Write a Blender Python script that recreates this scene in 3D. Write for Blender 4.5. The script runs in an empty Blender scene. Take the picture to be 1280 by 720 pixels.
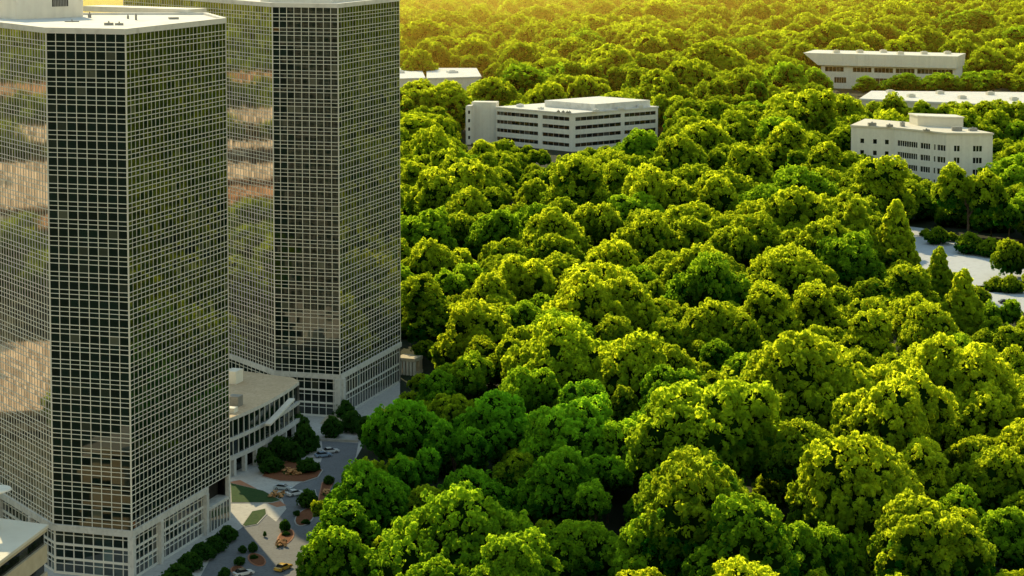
import bpy, bmesh, math, random
import numpy as np
from mathutils import Vector, Matrix

random.seed(7)
rng = np.random.default_rng(11)
S = bpy.context.scene
COL = S.collection
PI = math.pi

# ------------------------------------------------------------------ camera numbers
F, CX, CY, HC = 2700.0, 640.0, 80.0, 140.0
TH = math.atan(190.0 / F)
ST, CT = math.sin(TH), math.cos(TH)

def ray(px, py):
    u, v = px - CX, py - CY
    return Vector((u, F * CT - v * ST, -F * ST - v * CT))

def at(px, py, z=0.0):
    """point of the plane Z=z that the photo shows at px,py"""
    r = ray(px, py)
    t = (z - HC) / r.z
    return Vector((r.x * t, r.y * t, z))

def proj(p):
    x, y, z = p[0], p[1], p[2] - HC
    dep = y * CT - z * ST
    v = -(y * ST + z * CT)
    return CX + F * x / dep, CY + F * v / dep, dep

def on_line(px, p0, az):
    """horizontal point along azimuth az from p0 that shows at image column px"""
    dx, dy = math.sin(az), math.cos(az)
    k = (px - CX) / F
    # depth = y*CT - (z-HC)*ST
    zz = p0.z - HC
    # p0.x + t dx = k*((p0.y+t dy)*CT - zz*ST)
    t = (k * (p0.y * CT - zz * ST) - p0.x) / (dx - k * dy * CT)
    return Vector((p0.x + t * dx, p0.y + t * dy, p0.z))

# ------------------------------------------------------------------ materials
def nmat(name):
    m = bpy.data.materials.new(name); m.use_nodes = True
    nt = m.node_tree; nt.nodes.clear()
    out = nt.nodes.new('ShaderNodeOutputMaterial')
    return m, nt, out

def N(nt, t, **kw):
    n = nt.nodes.new(t)
    for k, v in kw.items(): setattr(n, k, v)
    return n

def surf(name, c1, c2=None, scale=0.5, rough=0.85, bump=0.0, detail=6, c3=None, scale2=8.0, metallic=0.0, spec=0.3, streak=0.0):
    m, nt, out = nmat(name)
    L = nt.links.new
    b = N(nt, 'ShaderNodeBsdfPrincipled')
    b.inputs['Roughness'].default_value = rough
    b.inputs['Metallic'].default_value = metallic
    b.inputs['Specular IOR Level'].default_value = spec
    tc = N(nt, 'ShaderNodeTexCoord')
    geo = N(nt, 'ShaderNodeNewGeometry')
    no = N(nt, 'ShaderNodeTexNoise'); no.inputs['Scale'].default_value = scale; no.inputs['Detail'].default_value = detail
    no.inputs['Roughness'].default_value = 0.65
    L(geo.outputs['Position'], no.inputs['Vector'])
    cr = N(nt, 'ShaderNodeValToRGB')
    cr.color_ramp.elements[0].position = 0.3; cr.color_ramp.elements[1].position = 0.7
    cr.color_ramp.elements[0].color = (*c1, 1); cr.color_ramp.elements[1].color = (*(c2 or c1), 1)
    L(no.outputs['Fac'], cr.inputs['Fac'])
    col = cr.outputs['Color']
    if c3:
        n2 = N(nt, 'ShaderNodeTexNoise'); n2.inputs['Scale'].default_value = scale2; n2.inputs['Detail'].default_value = 4
        L(geo.outputs['Position'], n2.inputs['Vector'])
        r2 = N(nt, 'ShaderNodeValToRGB'); r2.color_ramp.elements[0].position = 0.5; r2.color_ramp.elements[1].position = 0.68
        L(n2.outputs['Fac'], r2.inputs['Fac'])
        mx = N(nt, 'ShaderNodeMix', data_type='RGBA')
        L(r2.outputs['Color'], mx.inputs['Factor']); L(col, mx.inputs['A']); mx.inputs['B'].default_value = (*c3, 1)
        col = mx.outputs['Result']
    if streak:      # rain streaks running down the wall, and faint panel joints
        mp = N(nt, 'ShaderNodeMapping'); mp.inputs['Scale'].default_value = (1, 1, .05); L(geo.outputs['Position'], mp.inputs['Vector'])
        ns = N(nt, 'ShaderNodeTexNoise'); ns.inputs['Scale'].default_value = 0.55; ns.inputs['Detail'].default_value = 5; L(mp.outputs[0], ns.inputs['Vector'])
        rs = N(nt, 'ShaderNodeMapRange'); rs.inputs['From Min'].default_value = .35; rs.inputs['From Max'].default_value = .7
        rs.inputs['To Min'].default_value = 1.0; rs.inputs['To Max'].default_value = 1 - streak; L(ns.outputs['Fac'], rs.inputs['Value'])
        mk = N(nt, 'ShaderNodeMix', data_type='RGBA', blend_type='MULTIPLY'); mk.inputs['Factor'].default_value = 1.0
        L(col, mk.inputs['A']); L(rs.outputs[0], mk.inputs['B']); col = mk.outputs['Result']
    L(col, b.inputs['Base Color'])
    if bump:
        bp = N(nt, 'ShaderNodeBump'); bp.inputs['Strength'].default_value = bump; bp.inputs['Distance'].default_value = 0.1
        n3 = N(nt, 'ShaderNodeTexNoise'); n3.inputs['Scale'].default_value = scale2
        L(geo.outputs['Position'], n3.inputs['Vector']); L(n3.outputs['Fac'], bp.inputs['Height'])
        L(bp.outputs['Normal'], b.inputs['Normal'])
    L(b.outputs['BSDF'], out.inputs['Surface'])
    return m

def glass(name, dark, blind, tint=(1, 1, 1), ior=2.1, metal=0.0, rough=0.04, blind_frac=0.2):
    """reflective curtain-wall glass: the attribute 'pane' varies what stands behind each pane"""
    m, nt, out = nmat(name)
    L = nt.links.new
    b = N(nt, 'ShaderNodeBsdfPrincipled')
    at_ = N(nt, 'ShaderNodeAttribute', attribute_name='pane')
    cr = N(nt, 'ShaderNodeValToRGB')
    e = cr.color_ramp.elements
    e[0].position = 0.0; e[0].color = (*[c * 0.4 for c in dark], 1)
    e[1].position = 1.0; e[1].color = (*blind, 1)
    k = e.new(1 - blind_frac); k.color = (*dark, 1)
    k = e.new(1 - blind_frac * 0.4); k.color = (*[(a + c) * 0.35 for a, c in zip(dark, blind)], 1)
    L(at_.outputs['Fac'], cr.inputs['Fac'])
    L(cr.outputs['Color'], b.inputs['Base Color'])
    b.inputs['Metallic'].default_value = metal
    b.inputs['Roughness'].default_value = rough
    b.inputs['IOR'].default_value = ior
    b.inputs['Specular IOR Level'].default_value = 0.5
    b.inputs['Specular Tint'].default_value = (*tint, 1)
    geo = N(nt, 'ShaderNodeNewGeometry')
    no = N(nt, 'ShaderNodeTexNoise'); no.inputs['Scale'].default_value = 0.35; no.inputs['Detail'].default_value = 2
    L(geo.outputs['Position'], no.inputs['Vector'])
    bp = N(nt, 'ShaderNodeBump'); bp.inputs['Strength'].default_value = 0.03; bp.inputs['Distance'].default_value = 0.05
    L(no.outputs['Fac'], bp.inputs['Height']); L(bp.outputs['Normal'], b.inputs['Normal'])
    L(b.outputs['BSDF'], out.inputs['Surface'])
    return m

def leafmat(name, dlo, dhi, tlo, thi, mixf=0.5, dfresh=None, tfresh=None):
    """leaves: diffuse + translucent, varied per tuft (attribute), per tree (random) and by the tree's own tone (object colour)"""
    m, nt, out = nmat(name)
    L = nt.links.new
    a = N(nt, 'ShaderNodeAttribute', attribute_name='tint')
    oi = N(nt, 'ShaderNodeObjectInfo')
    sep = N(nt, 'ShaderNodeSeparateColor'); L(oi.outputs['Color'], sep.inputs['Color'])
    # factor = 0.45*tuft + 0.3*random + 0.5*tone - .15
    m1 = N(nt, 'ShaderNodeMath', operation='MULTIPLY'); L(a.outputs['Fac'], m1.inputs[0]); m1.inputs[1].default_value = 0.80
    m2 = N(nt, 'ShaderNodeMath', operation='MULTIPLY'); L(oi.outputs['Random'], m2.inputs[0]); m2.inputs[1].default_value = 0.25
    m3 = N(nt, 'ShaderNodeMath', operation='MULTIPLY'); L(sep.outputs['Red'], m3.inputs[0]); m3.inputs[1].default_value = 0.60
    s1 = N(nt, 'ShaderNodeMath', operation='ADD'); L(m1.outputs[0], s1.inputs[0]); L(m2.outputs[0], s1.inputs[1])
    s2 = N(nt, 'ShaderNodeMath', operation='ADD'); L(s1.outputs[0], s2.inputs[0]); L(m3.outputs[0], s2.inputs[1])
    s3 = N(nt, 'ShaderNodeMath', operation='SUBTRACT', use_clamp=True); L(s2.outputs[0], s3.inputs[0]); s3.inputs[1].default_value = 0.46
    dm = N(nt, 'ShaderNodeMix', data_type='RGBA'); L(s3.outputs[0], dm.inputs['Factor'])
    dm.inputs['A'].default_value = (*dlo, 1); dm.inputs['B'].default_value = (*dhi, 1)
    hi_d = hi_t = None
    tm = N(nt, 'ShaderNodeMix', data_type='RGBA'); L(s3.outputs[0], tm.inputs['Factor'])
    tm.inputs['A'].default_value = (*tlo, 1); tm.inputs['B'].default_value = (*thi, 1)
    if dfresh:      # green channel of the object colour: 0 shade-zone green .. 1 yellow-green; tower shade put into leaf colour
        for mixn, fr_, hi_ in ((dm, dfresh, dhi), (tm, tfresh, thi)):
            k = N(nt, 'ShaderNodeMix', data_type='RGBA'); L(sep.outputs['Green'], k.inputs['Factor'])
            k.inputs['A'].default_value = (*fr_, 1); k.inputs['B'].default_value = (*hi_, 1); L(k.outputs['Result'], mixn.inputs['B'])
    d = N(nt, 'ShaderNodeBsdfDiffuse'); L(dm.outputs['Result'], d.inputs['Color'])
    t = N(nt, 'ShaderNodeBsdfTranslucent'); L(tm.outputs['Result'], t.inputs['Color'])
    if mixf is None:
        mx = N(nt, 'ShaderNodeAddShader'); L(d.outputs[0], mx.inputs[0]); L(t.outputs[0], mx.inputs[1])
    else:
        mx = N(nt, 'ShaderNodeMixShader'); mx.inputs[0].default_value = mixf
        L(d.outputs[0], mx.inputs[1]); L(t.outputs[0], mx.inputs[2])
    L(mx.outputs[0], out.inputs['Surface'])
    return m

M = {}
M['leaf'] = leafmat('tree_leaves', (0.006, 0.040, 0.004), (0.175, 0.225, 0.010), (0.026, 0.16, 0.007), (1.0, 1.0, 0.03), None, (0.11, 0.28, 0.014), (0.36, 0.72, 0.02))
M['shrub'] = leafmat('shrub_leaves', (0.025, 0.08, 0.015), (0.06, 0.15, 0.02), (0.06, 0.20, 0.02), (0.25, 0.45, 0.03), 0.4)
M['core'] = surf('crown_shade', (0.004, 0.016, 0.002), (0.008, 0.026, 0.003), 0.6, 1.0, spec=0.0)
M['bark'] = surf('bark', (0.05, 0.035, 0.02), (0.11, 0.08, 0.05), 2.0, 0.95)
M['ground'] = surf('woodland_floor', (0.010, 0.020, 0.007), (0.022, 0.036, 0.012), 0.02, 1.0, c3=(0.030, 0.030, 0.018), scale2=0.15)
M['white'] = surf('white_render', (0.88, 0.84, 0.74), (0.93, 0.90, 0.82), 0.12, 0.75, c3=(0.86, 0.82, 0.74), scale2=0.5, streak=.10)
M['roofwhite'] = surf('white_roof_membrane', (0.78, 0.76, 0.72), (0.86, 0.84, 0.80), 0.10, 0.8, c3=(0.68, 0.66, 0.62), scale2=0.3)
M['cream'] = surf('cream_render', (0.72, 0.67, 0.56), (0.82, 0.77, 0.65), 0.15, 0.8)
M['mullion'] = surf('painted_aluminium', (0.78, 0.76, 0.69), (0.85, 0.83, 0.76), 0.3, 0.5, spec=0.4)
M['beam'] = surf('precast_concrete', (0.64, 0.63, 0.60), (0.74, 0.73, 0.69), 0.35, 0.8, c3=(0.56, 0.55, 0.52), scale2=1.2, streak=.14)
M['tan'] = surf('tan_roof_gravel', (0.56, 0.43, 0.28), (0.68, 0.54, 0.37), 0.25, 0.95, c3=(0.50, 0.38, 0.25), scale2=1.2)
M['beige'] = surf('beige_stone', (0.55, 0.46, 0.31), (0.66, 0.57, 0.41), 0.5, 0.8)
M['brick'] = surf('orange_brick', (0.34, 0.15, 0.07), (0.46, 0.22, 0.11), 0.8, 0.9)
M['glass'] = glass('curtain_wall_glass', (0.006, 0.020, 0.016), (0.10, 0.11, 0.08), ior=1.75, blind_frac=0.14)
M['glassmirror'] = glass('coated_mirror_glass', (0.74, 0.70, 0.63), (0.82, 0.78, 0.70), ior=2.2, metal=0.9, blind_frac=0.2)
M['peach'] = surf('peach_roof_gravel', (0.84, 0.57, 0.36), (0.90, 0.66, 0.45), 0.1, 0.9, c3=(0.76, 0.48, 0.29), scale2=0.3)
M['terracotta'] = surf('terracotta_tiles', (0.62, 0.27, 0.11), (0.72, 0.36, 0.17), 0.3, 0.9, c3=(0.50, 0.20, 0.08), scale2=1.0)
M['glassteal'] = glass('podium_glass', (0.016, 0.035, 0.038), (0.10, 0.16, 0.16), blind_frac=0.2)
M['glassdark'] = glass('strip_window_glass', (0.022, 0.024, 0.024), (0.10, 0.10, 0.09), ior=1.5, blind_frac=0.25)
M['asphalt'] = surf('asphalt', (0.165, 0.175, 0.19), (0.21, 0.22, 0.235), 0.25, 0.9, c3=(0.145, 0.15, 0.16), scale2=1.5)
M['paving'] = surf('pale_paving', (0.50, 0.49, 0.46), (0.60, 0.58, 0.54), 0.3, 0.9, c3=(0.45, 0.43, 0.40), scale2=1.3)
M['lot'] = surf('parking_concrete', (0.58, 0.61, 0.65), (0.63, 0.66, 0.70), 0.08, 0.9, c3=(0.54, 0.57, 0.61), scale2=0.4)
M['kerb'] = surf('kerb_stone', (0.42, 0.41, 0.38), (0.52, 0.50, 0.47), 1.0, 0.9)
M['lawn'] = surf('lawn_grass', (0.015, 0.055, 0.010), (0.03, 0.085, 0.016), 0.4, 1.0, c3=(0.05, 0.09, 0.02), scale2=2.0)
M['mulch'] = surf('bark_mulch', (0.16, 0.06, 0.025), (0.26, 0.10, 0.045), 1.5, 1.0)
M['brickpave'] = surf('red_brick_edging', (0.40, 0.17, 0.09), (0.50, 0.25, 0.15), 1.5, 0.9)
M['flower'] = surf('orange_flowers', (0.55, 0.22, 0.06), (0.65, 0.40, 0.18), 2.5, 0.8)
M['metal'] = surf('grey_metal', (0.25, 0.25, 0.25), (0.35, 0.35, 0.34), 2.0, 0.5, metallic=0.3)
M['dark'] = surf('dark_recess', (0.02, 0.018, 0.016), (0.04, 0.035, 0.03), 0.6, 0.9)
M['tyre'] = surf('tyre_rubber', (0.02, 0.02, 0.02), None, 3.0, 0.9)
M['rim'] = surf('wheel_rim', (0.4, 0.4, 0.4), None, 3.0, 0.3, metallic=0.8)
M['lamp'] = surf('headlamp_lens', (0.75, 0.75, 0.72), None, 3.0, 0.15, spec=0.8)
M['paintline'] = surf('white_road_paint', (0.7, 0.7, 0.68), (0.8, 0.8, 0.78), 1.0, 0.7)
def carpaint(n, c): return surf('car_paint_' + n, c, None, 1.0, 0.22, spec=0.7)
M['car_white'] = carpaint('white', (0.75, 0.76, 0.78)); M['car_blue'] = carpaint('blue', (0.32, 0.42, 0.56))
M['car_yellow'] = carpaint('yellow', (0.70, 0.42, 0.05)); M['car_silver'] = carpaint('silver', (0.50, 0.56, 0.60))
M['car_black'] = carpaint('black', (0.03, 0.03, 0.035))

# ------------------------------------------------------------------ helpers
class MB:
    """collects faces, builds ONE mesh object"""
    def __init__(s): s.v = []; s.f = []; s.mi = []; s.pane = []
    def quad(s, pts, mi=0, pane=0.5):
        n = len(s.v); s.v += [tuple(p) for p in pts]; s.f.append(tuple(range(n, n + len(pts)))); s.mi.append(mi); s.pane.append(pane)
    def box(s, c, sx, sy, sz, ang=0.0, mi=0):
        ca, sa = math.cos(ang), math.sin(ang)
        P = []
        for dz in (-.5, .5):
            for dx, dy in ((-.5, -.5), (.5, -.5), (.5, .5), (-.5, .5)):
                x, y = dx * sx, dy * sy
                P.append((c[0] + x * ca - y * sa, c[1] + x * sa + y * ca, c[2] + dz * sz))
        n = len(s.v); s.v += P
        for f in ((0, 3, 2, 1), (4, 5, 6, 7), (0, 1, 5, 4), (1, 2, 6, 5), (2, 3, 7, 6), (3, 0, 4, 7)):
            s.f.append(tuple(n + i for i in f)); s.mi.append(mi); s.pane.append(.5)
    def prism(s, poly, z0, z1, mi=0, mi_top=None, bottom=True):
        poly = ccw(poly); k = len(poly); n = len(s.v)
        s.v += [(p[0], p[1], z0) for p in poly] + [(p[0], p[1], z1) for p in poly]
        for i in range(k):
            j = (i + 1) % k
            s.f.append((n + i, n + j, n + k + j, n + k + i)); s.mi.append(mi); s.pane.append(.5)
        s.f.append(tuple(n + k + i for i in range(k))); s.mi.append(mi if mi_top is None else mi_top); s.pane.append(.5)
        if bottom:
            s.f.append(tuple(n + k - 1 - i for i in range(k))); s.mi.append(mi); s.pane.append(.5)
    def cyl(s, c, r0, r1, h, seg=12, mi=0):
        n = len(s.v)
        for r, z in ((r0, 0), (r1, h)):
            for i in range(seg):
                a = 2 * PI * i / seg; s.v.append((c[0] + r * math.cos(a), c[1] + r * math.sin(a), c[2] + z))
        for i in range(seg):
            j = (i + 1) % seg
            s.f.append((n + i, n + j, n + seg + j, n + seg + i)); s.mi.append(mi); s.pane.append(.5)
        s.f.append(tuple(n + seg + i for i in range(seg))); s.mi.append(mi); s.pane.append(.5)
        s.f.append(tuple(n + seg - 1 - i for i in range(seg))); s.mi.append(mi); s.pane.append(.5)
    def build(s, name, mats, parent=None, origin=None):
        o0 = Vector(origin) if origin is not None else Vector((0, 0, 0))
        if parent is not None and origin is None: o0 = WORLD_ORIGIN.get(parent.name, Vector((0, 0, 0)))
        me = bpy.data.meshes.new(name)
        me.from_pydata([(v[0] - o0.x, v[1] - o0.y, v[2] - o0.z) for v in s.v], [], s.f)
        if not isinstance(mats, (list, tuple)): mats = [mats]
        for m in mats: me.materials.append(m)
        me.polygons.foreach_set('material_index', s.mi)
        a = me.attributes.new('pane', 'FLOAT', 'FACE'); a.data.foreach_set('value', s.pane)
        me.update()
        o = bpy.data.objects.new(name, me); COL.objects.link(o)
        if parent is not None: o.parent = parent; WORLD_ORIGIN[o.name] = o0
        else: o.location = o0; WORLD_ORIGIN[o.name] = o0
        return o
WORLD_ORIGIN = {}

def ccw(poly):
    a = sum(poly[i][0] * poly[(i + 1) % len(poly)][1] - poly[(i + 1) % len(poly)][0] * poly[i][1] for i in range(len(poly)))
    return list(poly) if a > 0 else list(poly)[::-1]

def inside(poly, x, y):
    c = False; n = len(poly); j = n - 1
    for i in range(n):
        xi, yi, xj, yj = poly[i][0], poly[i][1], poly[j][0], poly[j][1]
        if (yi > y) != (yj > y) and x < (xj - xi) * (y - yi) / (yj - yi) + xi: c = not c
        j = i
    return c

def inset(poly, d):
    """convex-ish polygon moved inward by d (negative: outward)"""
    poly = ccw(poly); n = len(poly); out = []
    for i in range(n):
        p0, p1, p2 = [Vector((q[0], q[1])) for q in (poly[i - 1], poly[i], poly[(i + 1) % n])]
        a = (p1 - p0).normalized(); b = (p2 - p1).normalized()
        na, nb = Vector((-a.y, a.x)), Vector((-b.y, b.x))
        k = na + nb
        out.append(p1 + k * (d / max(0.3, (k.dot(na)))))
    return out

def thing(name, label, cat, loc, group=None, rz=0.0):
    o = bpy.data.objects.new(name, None); COL.objects.link(o)
    o.empty_display_size = 1; o.location = loc; o.rotation_euler = (0, 0, rz)
    o['label'] = label; o['category'] = cat
    if group: o['group'] = group
    WORLD_ORIGIN[o.name] = Vector(loc)
    return o

def tag(o, label, cat, group=None):
    o['label'] = label; o['category'] = cat
    if group: o['group'] = group
    return o

def structure(o): o['kind'] = 'structure'; return o

def copy_tree(o, parent=None):
    c = o.copy(); COL.objects.link(c)
    if parent is not None: c.parent = parent
    for ch in list(o.children): copy_tree(ch, c)
    return c

# ------------------------------------------------------------------ world, sun, camera
SUN_AZ, SUN_EL = math.radians(-20.0), math.radians(28.0)
W = bpy.data.worlds.new('World'); S.world = W; W.use_nodes = True
wn = W.node_tree; wn.nodes.clear()
wo = N(wn, 'ShaderNodeOutputWorld'); wb = N(wn, 'ShaderNodeBackground'); wb.inputs['Strength'].default_value = 0.15
sky = N(wn, 'ShaderNodeTexSky'); sky.sky_type = 'NISHITA'; sky.sun_disc = False
sky.sun_elevation = SUN_EL; sky.sun_rotation = SUN_AZ % (2 * PI)
sky.altitude = 0; sky.air_density = 2.6; sky.dust_density = 0.0; sky.ozone_density = 1.0
wn.links.new(sky.outputs[0], wb.inputs[0]); wn.links.new(wb.outputs[0], wo.inputs[0])

sl = bpy.data.lights.new('sun', 'SUN'); sl.energy = 5.0; sl.angle = math.radians(0.5); sl.color = (1.0, 0.81, 0.44)
so = bpy.data.objects.new('sun', sl); COL.objects.link(so)
tosun = Vector((math.sin(SUN_AZ) * math.cos(SUN_EL), math.cos(SUN_AZ) * math.cos(SUN_EL), math.sin(SUN_EL)))
so.rotation_euler = tosun.to_track_quat('Z', 'Y').to_euler(); so.location = tosun * 800

cam = bpy.data.cameras.new('camera'); co = bpy.data.objects.new('camera', cam); COL.objects.link(co)
cam.sensor_width = 36; cam.lens = 36 * F / 1280; cam.shift_y = -(360 - CY) / 1280.0
cam.clip_start = 1; cam.clip_end = 20000
co.location = (0, 0, HC); co.rotation_euler = (PI / 2 - TH, 0, 0)
S.camera = co
S.view_settings.view_transform = 'Standard'; S.view_settings.look = 'None'; S.view_settings.exposure = 0
S.cycles.use_denoising = True
try: S.cycles.denoiser = 'OPENIMAGEDENOISE'
except Exception: pass
S.cycles.max_bounces = 6; S.cycles.diffuse_bounces = 1; S.cycles.glossy_bounces = 3; S.cycles.transmission_bounces = 1
S.cycles.volume_bounces = 0; S.cycles.transparent_max_bounces = 4
S.cycles.use_adaptive_sampling = True; S.cycles.adaptive_threshold = 0.015
S.cycles.sample_clamp_indirect = 4
S.render.film_transparent = False

# ------------------------------------------------------------------ ground, roads
KEEP_OUT = []      # ground polygons where no random tree grows
PROTECT = []       # (image polygon, depth): what must stay visible from the photo's side

g = MB(); g.quad([(-9000, -6000, 0), (9000, -6000, 0), (9000, 12000, 0), (-9000, 12000, 0)])
structure(g.build('ground', M['ground']))

def sheet(name, pxs, z, mat, kind='structure'):
    pts = [at(x, y, 0) for x, y in pxs]
    b = MB(); b.quad([(p.x, p.y, z) for p in ccw(pts)])
    o = b.build(name, mat)
    if kind: o['kind'] = kind
    return pts

plaza_px = [(40, 720 + 60), (40, 560), (250, 500), (300, 478), (500, 478), (500, 520), (455, 555), (430, 600), (395, 655), (350, 770)]
pl = sheet('plaza_pavement', plaza_px, 0.004, M['paving']); KEEP_OUT.append(pl)
road_px = [(262, 770), (286, 716), (318, 676), (345, 652), (358, 636), (352, 622), (370, 606), (386, 598), (396, 588), (404, 570), (402, 551),
           (448, 554), (445, 570), (436, 592), (418, 622), (402, 652), (382, 684), (352, 770)]
rp = sheet('driveway_road', road_px, 0.010, M['asphalt'])
lane = sheet('forecourt_road', [(286, 716), (318, 676), (345, 652), (330, 640), (296, 664), (262, 700), (240, 740), (262, 770)], 0.007, M['asphalt'])
walk = sheet('brick_walk_path', [(284, 603), (300, 600), (350, 626), (358, 632), (346, 634), (284, 608)], 0.013, M['brickpave'])
# parking lot far right
lot_px = [(1128, 282), (1152, 285), (1240, 307), (1300, 318), (1300, 345), (1236, 361), (1150, 352), (1118, 320)]
lp = sheet('parking_lot_pavement', lot_px, 0.006, M['lot']); KEEP_OUT.append(lp); PROTECT.append(([(1142, 288), (1230, 308), (1226, 348), (1142, 320)], at(1180, 310).y))
lot2 = sheet('access_road', [(1215, 366), (1300, 364), (1300, 392), (1240, 388)], 0.006, M['lot']); KEEP_OUT.append(lot2); PROTECT.append(([(1222, 366), (1285, 365), (1285, 384)], at(1250, 375).y))
lot3 = sheet('service_road', [(1095, 282), (1128, 278), (1128, 292), (1098, 300)], 0.006, M['lot']); KEEP_OUT.append(lot3)
PROTECT.append(([(404, 556), (440, 556), (432, 590), (404, 600), (392, 592)], at(420, 560).y)); PROTECT.append(([(366, 612), (392, 604), (380, 640), (352, 700), (330, 700)], at(366, 640).y))
# faint parking bay lines
b = MB()
for i in range(12):
    p = at(1150 + i * 7.2, 289 + i * 1.9); q = at(1150 + i * 7.2 - 2, 289 + i * 1.9 + 6)
    d = (q - p).normalized(); nrm = Vector((-d.y, d.x, 0)) * 0.12
    b.quad([(p + nrm) + Vector((0, 0, .010)), (p - nrm) + Vector((0, 0, .010)), (q - nrm) + Vector((0, 0, .010)), (q + nrm) + Vector((0, 0, .010))])
structure(b.build('parking_lot_markings', M['paintline']))
# low dark retaining wall between lot and access road
p, q = at(1222, 361), at(1300, 360)
b = MB(); d = q - p; b.box(((p + q) / 2) + Vector((0, 0, .6)), d.length, .5, 1.2, math.atan2(d.y, d.x))
tag(b.build('retaining_wall', M['dark'], origin=(p + q) / 2), 'low dark retaining wall along the near edge of the pale parking lot', 'wall')

# ------------------------------------------------------------------ glass towers
def strip_quad(p0, p1, n, z0, z1, off=0.0):
    a = Vector((p0.x, p0.y, 0)) + n * off; b = Vector((p1.x, p1.y, 0)) + n * off
    return [(a.x, a.y, z0), (b.x, b.y, z0), (b.x, b.y, z1), (a.x, a.y, z1)]

def facade(root, p0, p1, z0, z1, nb, nf, mw=0.155, vw=None, glassmat='glass', rows=(0.0, 0.27, 0.52), parts=True, jit=0.010, lab=None):
    """curtain wall from p0 to p1 (outside on the right-hand side walking p0->p1 reversed): part facade_grid > window_band per floor"""
    a, b_ = Vector((p0[0], p0[1], 0)), Vector((p1[0], p1[1], 0))
    d = b_ - a; Lh = d.length; d.normalize(); n = Vector((d.y, -d.x, 0)); ang = math.atan2(d.y, d.x)
    fh = (z1 - z0) / nf; bw = Lh / nb
    grid = MB()
    for i in range(nb + 1):
        w = (vw or mw) * (2.2 if i in (0, nb) else 1.0)
        c = a + d * (i * bw + (0.25 * mw if i == 0 else -0.25 * mw if i == nb else 0)) + n * 0.0
        grid.box((c.x, c.y, (z0 + z1) / 2), w, 0.11, z1 - z0, ang)
    c0 = a + d * (Lh / 2) + n * 0.0
    for k in range(nf):
        for r in rows:
            z = z0 + fh * (k + r) + 0.1
            grid.box((c0.x, c0.y, z), Lh - 0.05, 0.09, mw * (1.0 if r != rows[1] or len(rows) < 3 else 0.85), ang)
    go = grid.build('facade_grid', M['mullion'], root)
    if lab: go['label'] = lab
    ed = list(rows) + [1.0]
    for k in range(nf):
        wb = MB()
        for i in range(nb):
            blind_run = rng.random()
            for r in range(len(rows)):
                za, zb = z0 + fh * (k + ed[r]), z0 + fh * (k + ed[r + 1])
                pa, pb = a + d * (i * bw), a + d * ((i + 1) * bw)
                tx, tz = rng.normal(0, jit * bw * .5), rng.normal(0, jit * (zb - za) * .5)
                o = [-tx - tz, tx - tz, tx + tz, -tx + tz]
                pts = []
                for (pp, zz), off in zip(((pa, za), (pb, za), (pb, zb), (pa, zb)), o):
                    w = pp + n * (off - 0.03); pts.append((w.x, w.y, zz))
                pv = rng.random()
                if r < len(rows) - 1: pv *= 0.8
                wb.quad(pts, 0, pv)
        wb.build('window_band', M[glassmat], go)
    return go

def tower(name, label, C, L_, R_, far_len, far_az, ztop, zpod, nf, bays, group):
    """C: corner of the two visible fronts; L_: its other end; R_: far end of the right face; the third face recedes from L_"""
    root = thing(name, label, 'tower', (C.x, C.y, 0), group)
    E = Vector((L_.x + math.sin(far_az) * far_len, L_.y + math.cos(far_az) * far_len, 0))
    rr = (R_ - C); B = Vector((E.x + rr.x * .3, E.y + rr.y * .3, 0)); Bk = Vector((R_.x - 8, R_.y + 26, 0))
    foot = [E, L_, C, R_, Bk, B]
    facade(root, L_, C, zpod, ztop, bays[0], nf)
    facade(root, C, R_, zpod, ztop, bays[1], nf, mw=0.16, vw=0.10)
    facade(root, E, L_, zpod, ztop, bays[2], nf, mw=0.14, vw=0.10, jit=0.0008, glassmat='glassmirror')
    for p, q, k in ((R_, Bk, 14), (Bk, B, 24), (B, E, 20)): facade(root, p, q, zpod, ztop, k, nf)
    b = MB()
    for p, q in ((R_, Bk), (Bk, B), (B, E)):
        b.quad([(p.x, p.y, 0), (q.x, q.y, 0), (q.x, q.y, zpod), (p.x, p.y, zpod)])
    b.build('rear_wall', M['beam'], root)
    # roof with parapet
    inn = inset(foot, 0.9); outr = inset(foot, -0.22); b = MB()
    outr, inn = ccw([tuple(v) for v in outr]), ccw([tuple(v) for v in inn])
    k = len(outr)
    for i in range(k):
        j = (i + 1) % k
        o0, o1, i0, i1 = outr[i], outr[j], inn[i], inn[j]
        b.quad([(*o0, ztop), (*o1, ztop), (*o1, ztop + 1.2), (*o0, ztop + 1.2)])
        b.quad([(*o0, ztop + 1.2), (*o1, ztop + 1.2), (*i1, ztop + 1.2), (*i0, ztop + 1.2)])
        b.quad([(*i1, ztop + .7), (*i0, ztop + .7), (*i0, ztop + 1.2), (*i1, ztop + 1.2)])
    b.quad([(*p, ztop + .7) for p in inn], 1)
    b.build('roof', [M['roofwhite'], M['roofwhite']], root)
    KEEP_OUT.append(inset(foot, -5))
    return root, foot, (E, L_, C, R_, Bk, B)

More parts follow.
